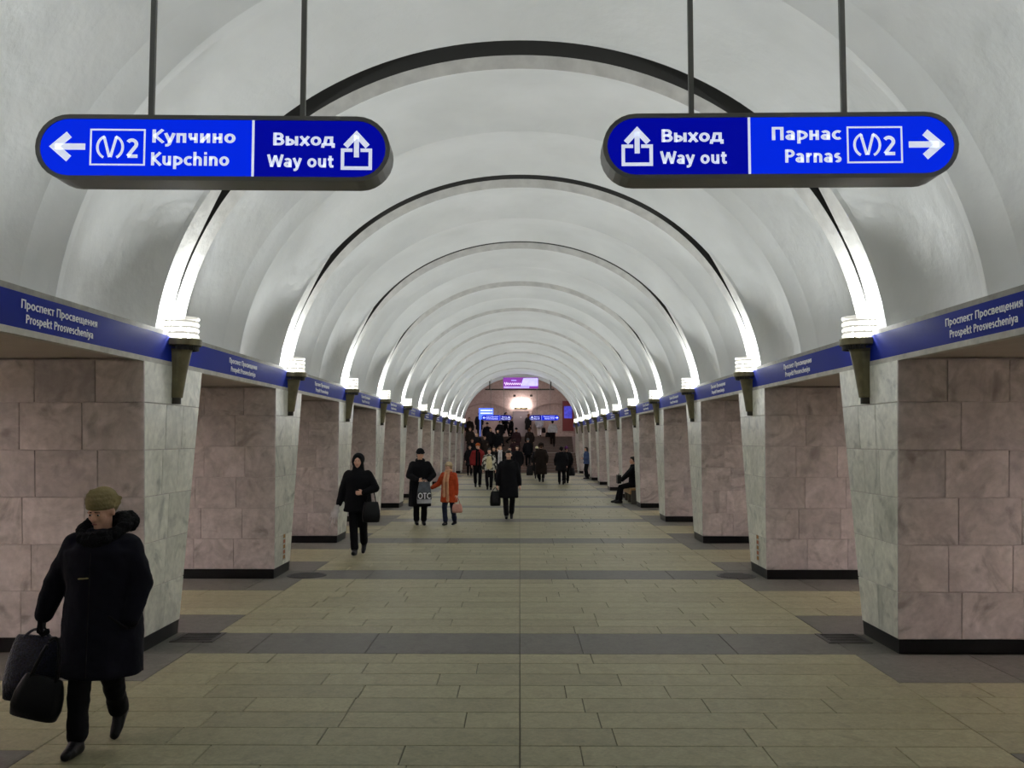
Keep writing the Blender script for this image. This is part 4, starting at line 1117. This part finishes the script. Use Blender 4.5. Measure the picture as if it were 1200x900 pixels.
def hand_at(p, i):
    """world position of wrist i of a person"""
    j = list(p['joints'])[3 * i:3 * i + 3]; a = p.rotation_euler[2]
    x, y, z = j
    return Vector((p.location[0] + x * math.cos(a) - y * math.sin(a), p.location[1] + x * math.sin(a) + y * math.cos(a), p.location[2] + z))

def bag(label, top, yaw, w, d, h, col, drop=0.14, kind='handbag', cat='bag', bulge=1.0, tilt=0.0, group=None):
    """top: where the hand holds the handles; body hangs below by drop"""
    t = thing(kind, label, cat, (top[0], top[1], top[2] - drop - h), math.radians(yaw), group)
    t.rotation_euler = (0, math.radians(tilt), math.radians(yaw))
    m_ = col if not isinstance(col, str) else CL.get(col, BLACKLEATHER)
    b = MB(); seg = 28
    def ring(z, kx, ky):
        return [((abs(math.cos(a)) ** 0.6) * (1 if math.cos(a) >= 0 else -1) * w / 2 * kx, (abs(math.sin(a)) ** 0.75) * (1 if math.sin(a) >= 0 else -1) * d / 2 * ky, z) for a in [2 * PI * i / seg for i in range(seg)]]
    b.rings([ring(0.0, 0.80, 0.75), ring(0.02 * h, 0.92, 0.95), ring(h * 0.25, 1.0 * bulge, 1.08), ring(h * 0.55, 0.97, 0.95), ring(h * 0.85, 0.84, 0.55), ring(h * 0.97, 0.76, 0.28), ring(h, 0.70, 0.2)])
    obj('bag_body', b, m_, t, True)
    for sy in (-1, 1):
        b = MB(); pts = []
        for i in range(13):
            u = -1 + 2 * i / 12
            pts.append((u * w * 0.26, sy * d * 0.10 * (abs(u) ** 2), h * 0.93 + (drop + 0.07 * h) * (1 - abs(u) ** 2.2)))
        b.tube(pts, 0.009, 7); obj('handle', b, m_ if kind != 'carrier_bag' else WHITE_P, t, True)
    return t

def ground(px, py):
    d = F_PX * CAM_H / (py - 515.0); return ((px - 609.0) / F_PX * d, d, 0.0)
def by_head(px, py, H, y0=52.0):
    y = y0; best = None
    while y < Y_WALL - 0.6:
        e = abs(515 - (stair_z(y) + H - CAM_H) * F_PX / y - py)
        if best is None or e < best[0]: best = (e, y)
        y += 0.02
    y = best[1]
    if y < Y_TOP: y = math.floor((y - ST_Y0) / ST_TREAD) * ST_TREAD + ST_Y0 + 0.16 if y < Y_LAND1 else y
    return ((px - 609.0) / F_PX * y, y, stair_z(y))

# ---- the woman in the left foreground
W = person('older woman in khaki knit hat and long dark coat walking in the left foreground', (-2.66, 5.78, 0), 3, 1.60,
           coat=('navy', 0.50, 1.29), pants='black', hat=('tall', 'khaki'), vox=0.011, lean=0.05, head=(-14, 15),
           feet=[(-0.10, -0.13, 0.075, 4), (0.03, 0.26, 0.165, -42)],
           hands=[(-0.42, -0.02, 0.81, (-0.08, -0.05, -1), (0, -1, 0), (1, 0, 0)), (0.225, -0.13, 0.86, (-0.5, 0.45, -0.7), (-0.3, -0.8, 0.3), (-1, 0.3, 0))],
           elbow=((-1, 0.5, 0), (1, 0.55, 0)), gloves=('black', (0, 1)), grip=(70, 30), fold=(0.11, 0.022))
b = MB()                                       # thick hood lying round the neck
for k in range(16):
    a0, a1 = 2 * PI * k / 16, 2 * PI * (k + 1) / 16
    Q = lambda a: (0.125 * math.cos(a), -0.035 + 0.105 * math.sin(a), 1.375 + 0.055 * math.sin(a) + 0.02 * math.cos(a))
    b.cap(Q(a0), 0.050 + 0.012 * math.sin(a0 * 3), Q(a1), 0.050 + 0.012 * math.sin(a1 * 3), 8)
b.ell((0.10, 0.065, 1.42), (0.09, 0.06, 0.07)); b.ell((-0.03, 0.10, 1.41), (0.09, 0.05, 0.06))
fuse('hood', b, 0.009, CL['fur'], W, 1, (0.03, 0.03))
b = MB(); b.cap((0.0, -0.222, 1.25), 0.006, (0.0, -0.245, 0.50), 0.006, 6); fuse('coat_placket', b, 0.006, CL['ink'], W, 1)
b = MB(); b.cap((-0.075, -0.205, 1.09), 0.006, (-0.015, -0.215, 1.095), 0.006, 6); fuse('toggle', b, 0.004, CL['khaki'], W, 1)
b = MB(); b.cap((0.12, -0.215, 0.86), 0.010, (0.21, -0.17, 0.78), 0.010, 8); fuse('pocket_flap', b, 0.006, CL['ink'], W, 1)
hp = hand_at(W, 0)
SEQUIN = mat('sequin_black', (0.006, 0.008, 0.022, 1), 0.3, 0.2, noise=(70, 0.9), bump=(90, 1.0), spec=0.4)
bag('black sequined tote bag hanging from the hand of the woman in the left foreground', (hp.x - 0.06, hp.y - 0.02, hp.z - 0.07), 8, 0.33, 0.15, 0.40, SEQUIN, 0.04, 'tote_bag', tilt=6)
bag('plain black leather handbag lowest in the hand of the foreground woman', (hp.x + 0.05, hp.y - 0.17, hp.z - 0.08), 5, 0.30, 0.13, 0.25, 'leather', 0.24, 'handbag', tilt=14)

# ---- woman in black hood, left of centre
g = ground(417, 650)
p = person('woman in black hood and black coat walking towards us by the left pillars', (g[0] + 0.02, g[1] + 0.18, 0), 0, 1.69, coat=('black', 0.73, 1.16), hood='black', vox=0.013,
           feet=[(-0.02, -0.17, 0.075, 6), (0.07, 0.22, 0.16, -40)], hands=[(-0.33, -0.06, 0.81, (-0.35, -0.2, -1), (0, -1, 0), (1, 0, 0)), (0.13, -0.27, 1.06, (-1, -0.35, 0.05), (0, 0.1, 1), (0, 1, 0))],
           elbow=((-0.8, 0.7, 0), (1, 0.5, -0.2)), gloves=('white', (0,)), grip=(18, 55), fold=(0.1, 0.012))
hp = hand_at(p, 0)
t = thing('crumpled_plastic', 'crumpled white plastic with strips dangling from the hand of the hooded woman', 'plastic', (hp.x - 0.05, hp.y - 0.035, hp.z - 0.12))
b = MB()
for q_, r_ in (((0.01, 0, 0.03), (0.05, 0.045, 0.09)), ((-0.04, 0, -0.03), (0.045, 0.035, 0.07)), ((0.02, -0.01, -0.06), (0.035, 0.03, 0.06))): b.ell(q_, r_)
fuse('wad', b, 0.012, CL['white'], t, 2, (0.04, 0.03))
for k, (dx, dz) in enumerate(((-0.13, -0.16), (-0.10, -0.28), (-0.02, -0.2))):
    b = MB(); b.tube([(0, 0, 0), (dx * 0.5, -0.01, dz * 0.35), (dx, 0.0, dz)], 0.010, 6); obj('strip', b, CL['white'], t, True)
bag('black shoulder bag hanging from the elbow of the hooded woman', (g[0] + 0.27, g[1] + 0.02, 1.12), 10, 0.30, 0.16, 0.34, 'leather', 0.22, 'shoulder_bag')
# ---- man with the lettered carrier bag and the girl in orange
g = ground(493, 614.5)
m1 = person('man in black cap and long black coat holding a lettered carrier bag', (g[0] - 0.02, g[1] + 0.05, 0), 14, 1.72, coat=('black', 0.42, 1.18, 'black'), hair='grey', hat=('knit', 'black'), vox=0.013, head=(18, 14), lean=0.05,
            feet=[(-0.06, 0.05, 0.075, 0), (0.09, -0.04, 0.075, 0)], hands=[(-0.08, -0.29, 1.02, (0.9, -0.4, -0.2), (0, 0, 1), (0, 1, 0)), (0.14, -0.31, 1.0, (-0.7, -0.4, -0.5), (0, 0, 1), (0, 1, 0))], elbow=((-1, 0.4, -0.2), (1, 0.4, -0.2)), grip=(60, 60), fold=(0.1, 0.012))
q = (g[0] + 0.13, g[1] - 0.36, 0)
t = thing('carrier_bag', 'carrier bag with big white letters OTC held by the man in black', 'bag', (q[0], q[1], 0.52), math.radians(10))
def bagslab(z0, z1, w0, w1, d0, d1):
    b = MB(); b.hexa([(-w0, -d0, z0), (w0, -d0, z0), (w0, d0, z0), (-w0, d0, z0)], [(-w1, -d1, z1), (w1, -d1, z1), (w1, d1, z1), (-w1, d1, z1)]); return b
obj('bag_bottom', bagslab(0, 0.09, 0.155, 0.16, 0.055, 0.06), mat('bag_silver', (0.38, 0.38, 0.40, 1), 0.35, noise=(8, 0.25)), t)
obj('bag_print', bagslab(0.09, 0.25, 0.16, 0.15, 0.06, 0.05), mat('bag_black', (0.012, 0.012, 0.014, 1), 0.3), t)
obj('bag_top', bagslab(0.25, 0.48, 0.15, 0.11, 0.05, 0.02), mat('bag_smoke', (0.05, 0.06, 0.075, 1), 0.3, noise=(9, 0.6)), t)
for sx in (-0.05, 0.05):
    b = MB(); b.tube([(sx, 0, 0.46), (sx * 0.6, 0, 0.53), (0, 0, 0.55)], 0.008, 6); obj('handle', b, MATS['bag_smoke'], t)
for me in text_words('OTC', 0.135, WHITE_P, 0.14, 'CENTER', 0.29):
    o = link('lettering', me, t, (0, -0.062, 0.102)); o.rotation_euler = (PI / 2 - 0.06, 0, 0)
g = ground(526.5, 614.5)
c1 = person('girl in orange padded coat and pale hat with long peach scarf', (g[0], g[1] + 0.05, 0), -22, 1.42, coat=('orange', 0.62, 1.16), pants='jeans', hair='fair', hat=('knit', 'beige'), scarf=('peach', 0.80), vox=0.012, head=(-28, 4),
            feet=[(-0.07, -0.07, 0.075, 0), (0.10, 0.16, 0.085, -6)], hands=[(-0.40, -0.26, 1.02, (-1, -0.25, 0.12), (0, -0.4, 0.9), (0, 0, -1)), (0.24, -0.02, 0.78, (0.05, 0, -1), (0, -1, 0), (-1, 0, 0))], grip=(15, 65), elbow=((-0.3, 0.6, -0.8), (0.6, 0.8, 0)), fold=(0.07, 0.018))
hp = hand_at(c1, 1)
bag('small pink handbag in the hand of the girl in orange', (hp.x + 0.02, hp.y - 0.02, hp.z - 0.07), 10, 0.24, 0.12, 0.20, 'pink', 0.14, 'handbag')
# ---- man in black walking down the middle
g = ground(596, 607.5)
m2 = person('man in open black coat walking down the middle of the hall', (g[0], g[1] + 0.1, 0), 0, 1.68, coat=('black', 0.52, 1.15, 'fur'), hair='dark', vox=0.013, head=(-4, 6), feet=[(-0.05, -0.16, 0.075, 4), (0.07, 0.16, 0.11, -25)],
            hands=[(-0.30, -0.07, 0.74, (-0.1, -0.05, -1), (0, -1, 0), (1, 0, 0)), (0.29, -0.02, 0.80)], grip=(65, 25), fold=(0.1, 0.012))
hp = hand_at(m2, 0)
bag('round black travel bag carried by the man walking down the middle', (hp.x - 0.05, hp.y - 0.02, hp.z - 0.07), 20, 0.27, 0.17, 0.36, 'leather', 0.08, 'travel_bag')

# ---- walkers on the hall floor farther back
FARV = 0.02
def walker(label, loc, yaw, H, coat, st=0.2, lead=1, **kw):
    kw.setdefault('group', 'people far down the hall'); kw.setdefault('vox', FARV)
    kw.setdefault('face', abs(yaw) < 100)
    return person(label, loc, yaw, H, coat=coat, stride=st, lead=lead, **kw)
walker('person in orange cap and red jacket over black', ground(560, 570.5), 5, 1.79, ('red', 0.86, 1.15), 0.16, hat=('knit', 'hat_orange'), scarf=('black', 0.75), hair='dark', hands=[(-0.24, 0, 0.86), (0.08, -0.16, 1.45)], elbow=((-.5, .8, 0), (0.8, 0, -1)))
wv = walker('woman in black and white fur jacket with black trousers', ground(573.5, 573.5), 0, 1.60, ('patterned', 0.80, 1.22), 0.12, hair='dark', hands=[(-0.26, -0.1, 0.84), (0.26, -0.1, 0.84)])
b = MB(); b.loft([(0, -0.10, 0.80, 0.13, 0.10), (0, -0.115, 0.95, 0.125, 0.10), (0, -0.125, 1.15, 0.125, 0.095), (0, -0.10, 1.30, 0.10, 0.08)]); fuse('jumper', b, 0.02, CL['cream'], wv, 2)
walker('woman in black with white scarf behind the fur jacket', (-0.84, 38.6, 0), 0, 1.70, ('black', 0.6, 1.1), 0.15, hair='auburn', long_hair=True, scarf=('white', 0.95))
walker('person in dark coat at the far left by the last pillars', ground(550.5, 557), 10, 1.63, ('ink', 0.55, 1.1), 0.12, hair='brown')
walker('brown-haired woman just behind the fur jacket woman', (-1.19, 41.5, 0), 0, 1.62, ('ink', 0.6, 1.1), 0.15, hair='brown', long_hair=True)
walker('small fair-headed person between the two women in the crowd', (-1.06, 44.0, 0), 0, 1.56, ('grey', 0.6, 1.1), 0.12, hair='fair')
walker('dark-haired person hidden behind the man in the middle', (-0.45, 40.0, 0), 0, 1.62, ('black', 0.6, 1.1), 0.15, hair='dark')
walker('man in short black jacket at the shoulder of the man in the middle', (-0.12, 41.0, 0), 0, 1.68, ('black', 0.78, 1.15), 0.2, -1, hair='brown')
walker('pedestrian in long dark brown coat and big fur hat walking away', ground(634, 564.5), 178, 1.78, ('brown', 0.35, 1.22), 0.18, hat=('fur', 'brown'), hair='brown')
pch = walker('person in cream hat and dark coat walking away beside the brown coat', ground(629, 560.5), 182, 1.60, ('ink', 0.42, 1.18), 0.18, -1, hat=('knit', 'cream'), hair='dark')
walker('man in black coat walking away, left of the couple', ground(657.5, 567.5), 180, 1.66, ('black', 0.62, 1.25), 0.2, hair='dark')
walker('person in purple hat and black coat, right of the couple', ground(663.5, 566), 182, 1.64, ('black', 0.55, 1.2), 0.15, -1, hat=('knit', 'purple'), hair='brown')
x, y, z = ground(669.5, 566); bag('black bag carried on the right of the couple walking away', (x, y - 0.1, 0.80), 30, 0.32, 0.14, 0.34, 'leather', 0.12, 'handbag', group='bags far down the hall')
h1 = hand_at(pch, 1); bag('black bag carried beside the brown coat', (h1.x - 0.12, h1.y - 0.05, h1.z - 0.07), 30, 0.38, 0.15, 0.48, 'leather', 0.1, 'handbag', group='bags far down the hall')
walker('woman in blue jacket leaning at the right pillars', ground(687.5, 561), -75, 1.58, ('blue', 0.80, 1.12), 0, hair='dark', face=True, long_hair=True, hands=[(-0.12, -0.2, 1.08), (0.10, -0.2, 1.10)])
# ---- people on the stairs: head pixel decides the step
SG = 'people on the far stairs'
def climber(label, px, py, H, coat, down=True, yaw=None, st=0.14, lead=1, dy=0.0, **kw):
    y_ = yaw if yaw is not None else (0 if down else 180)
    x, y, z = by_head(px, py, H)
    return walker(label, (x * (y + dy) / y, y + dy, stair_z(y + dy)), y_, H, coat, st, lead, group=SG, **kw)
climber('person in brown coat high on the left edge of the stairs', 550, 488, 1.72, ('brown', 0.5, 1.15), hair='brown')
climber('tall dark figure standing at the stair head left of the far sign', 561.5, 483.5, 1.80, ('black', 0.5, 1.15), False, hair='dark')
climber('person in navy coat just under the left far sign', 571, 496, 1.70, ('navy', 0.5, 1.15), hat=('knit', 'navy'))
climber('person in dark brown jacket at the left edge, midway down the stairs', 551, 500, 1.70, ('brown', 0.7, 1.12), hair='brown')
climber('fair-haired person in black midway down the left of the stairs', 559, 506, 1.68, ('ink', 0.6, 1.15), hair='fair')
climber('person in dark coat low on the left edge of the stairs', 553.5, 513, 1.66, ('ink', 0.5, 1.12), hair='brown')
climber('person in grey-brown coat low on the stairs right of the orange cap', 568, 512.5, 1.66, ('brown', 0.55, 1.12), hair='auburn')
climber('person in dark jacket with light band in the crowd on the stairs', 575, 502.5, 1.66, ('ink', 0.7, 1.12), hair='brown')
climber('broad man in black in the middle of the crowd on the stairs', 583.5, 504.5, 1.74, ('black', 0.6, 1.3), hair='dark')
climber('walker with pale collar at the stair head under the left far sign', 586, 492, 1.70, ('ink', 0.75, 1.1), yaw=40, st=0.22, hair='dark', scarf=('white', 0))
climber('dark walker at the stair head, middle of the left far sign', 592, 490.5, 1.60, ('black', 0.7, 1.12), yaw=70, st=0.26, hair='dark', dy=1.3)
climber('dark walker at the stair head, right end of the left far sign', 598.5, 489.5, 1.76, ('black', 0.65, 1.15), yaw=110, st=0.28, hair='dark', face=True)
climber('person in maroon coat climbing just left of the grey door', 605, 502, 1.66, ('maroon', 0.5, 1.15), False, hat=('knit', 'black'))
climber('second maroon coat climbing one step below the first', 603, 513.5, 1.66, ('maroon', 0.45, 1.2), False, hair='dark')
climber('tall person in black striding at the stair head right of the grey door', 619, 484.5, 1.82, ('black', 0.55, 1.15), False, yaw=150, st=0.3, hair='darkred' if False else 'auburn', long_hair=True)
climber('auburn-haired person in brown climbing below the grey door', 620.5, 501.5, 1.66, ('brown', 0.5, 1.15), False, hair='auburn')
climber('person in black with pale hood climbing in the middle of the stairs', 618.5, 512.5, 1.68, ('black', 0.7, 1.12), False, hat=('knit', 'grey'))
pg = climber('person in pale grey jacket and light trousers at the stair head', 632, 486.0, 1.72, ('palegrey', 0.72, 1.2), False, pants='white', hair='dark', st=0.1)
h1 = hand_at(pg, 0); bag('dark bag carried by the person in the pale grey jacket', (h1.x + 0.08, h1.y - 0.1, h1.z - 0.06), 30, 0.34, 0.15, 0.40, 'leather', 0.1, 'handbag', group='bags far down the hall')
pw = climber('person in white jacket and dark trousers near the top right of the stairs', 647.5, 493, 1.70, ('white', 0.92, 1.15), False, pants='brown', hair='dark', st=0.12)
h1 = hand_at(pw, 1); bag('dark bag at the side of the white jacket', (h1.x - 0.05, h1.y - 0.1, h1.z + 0.10), 30, 0.36, 0.15, 0.30, 'leather', 0.05, 'handbag', group='bags far down the hall')

# ---- bench in the right passage and the man seated on it
bt = thing('wooden_bench', 'yellow wooden bench beside the right pillars under the seated man', 'bench', (3.66, 28.15, 0))
for k in range(4):
    b = MB(); b.box(-0.32 + k * 0.165, -0.32 + k * 0.165 + 0.15, -1.0, 1.0, 0.42, 0.47); obj('seat_board', b, WOOD, bt)
b = MB(); b.box(-0.34, -0.30, -1.0, 1.0, 0.30, 0.42); obj('apron', b, WOOD, bt)
for y in (-0.85, 0.0, 0.85):
    b = MB(); b.box(-0.28, 0.28, y - 0.05, y + 0.05, 0.0, 0.42); obj('leg', b, mat('bench_leg', (0.06, 0.055, 0.045, 1), 0.6), bt)
sm = person('man in black sitting on the wooden bench by the right pillars', (3.45, 27.75, 0), -90, 1.74, coat=('black', 0.84, 1.15, 'black'), hair='dark', hips=0.585, pelvis_y=0.08, lean=0.02, vox=0.014,
            feet=[(-0.12, -0.44, 0.075, 0), (0.10, -0.36, 0.075, 0)], hands=[(-0.14, -0.34, 0.64, (0.3, -1, -0.2), (0.4, 0, 1), (0, 0, -1)), (0.14, -0.34, 0.66, (-0.3, -1, -0.2), (-0.4, 0, 1), (0, 0, -1))], elbow=((-1, 0.6, -0.3), (1, 0.6, -0.3)), grip=(35, 35))
t = thing('briefcase', 'black case resting on the knees of the seated man', 'briefcase', (3.05, 27.75, 0.60))
b = MB(); b.box(-0.06, 0.06, -0.20, 0.20, 0.0, 0.26); bevel(obj('case_body', b, BLACKLEATHER, t), 0.015)
b = MB(); b.tube([(0, -0.06, 0.255), (0, -0.05, 0.30), (0, 0.05, 0.30), (0, 0.06, 0.255)], 0.010); obj('handle', b, BLACKLEATHER, t, True)

# ================================================================== bake the skins in one pass
bpy.context.view_layer.update()
dg = bpy.context.evaluated_depsgraph_get()
baked = [(o, bpy.data.meshes.new_from_object(o.evaluated_get(dg))) for o in PENDING]
for o, me in baked:
    o.modifiers.clear(); old = o.data; o.data = me; me.name = o.name
    if old.users == 0: bpy.data.meshes.remove(old)
    if 'joints' in o: del o['joints']
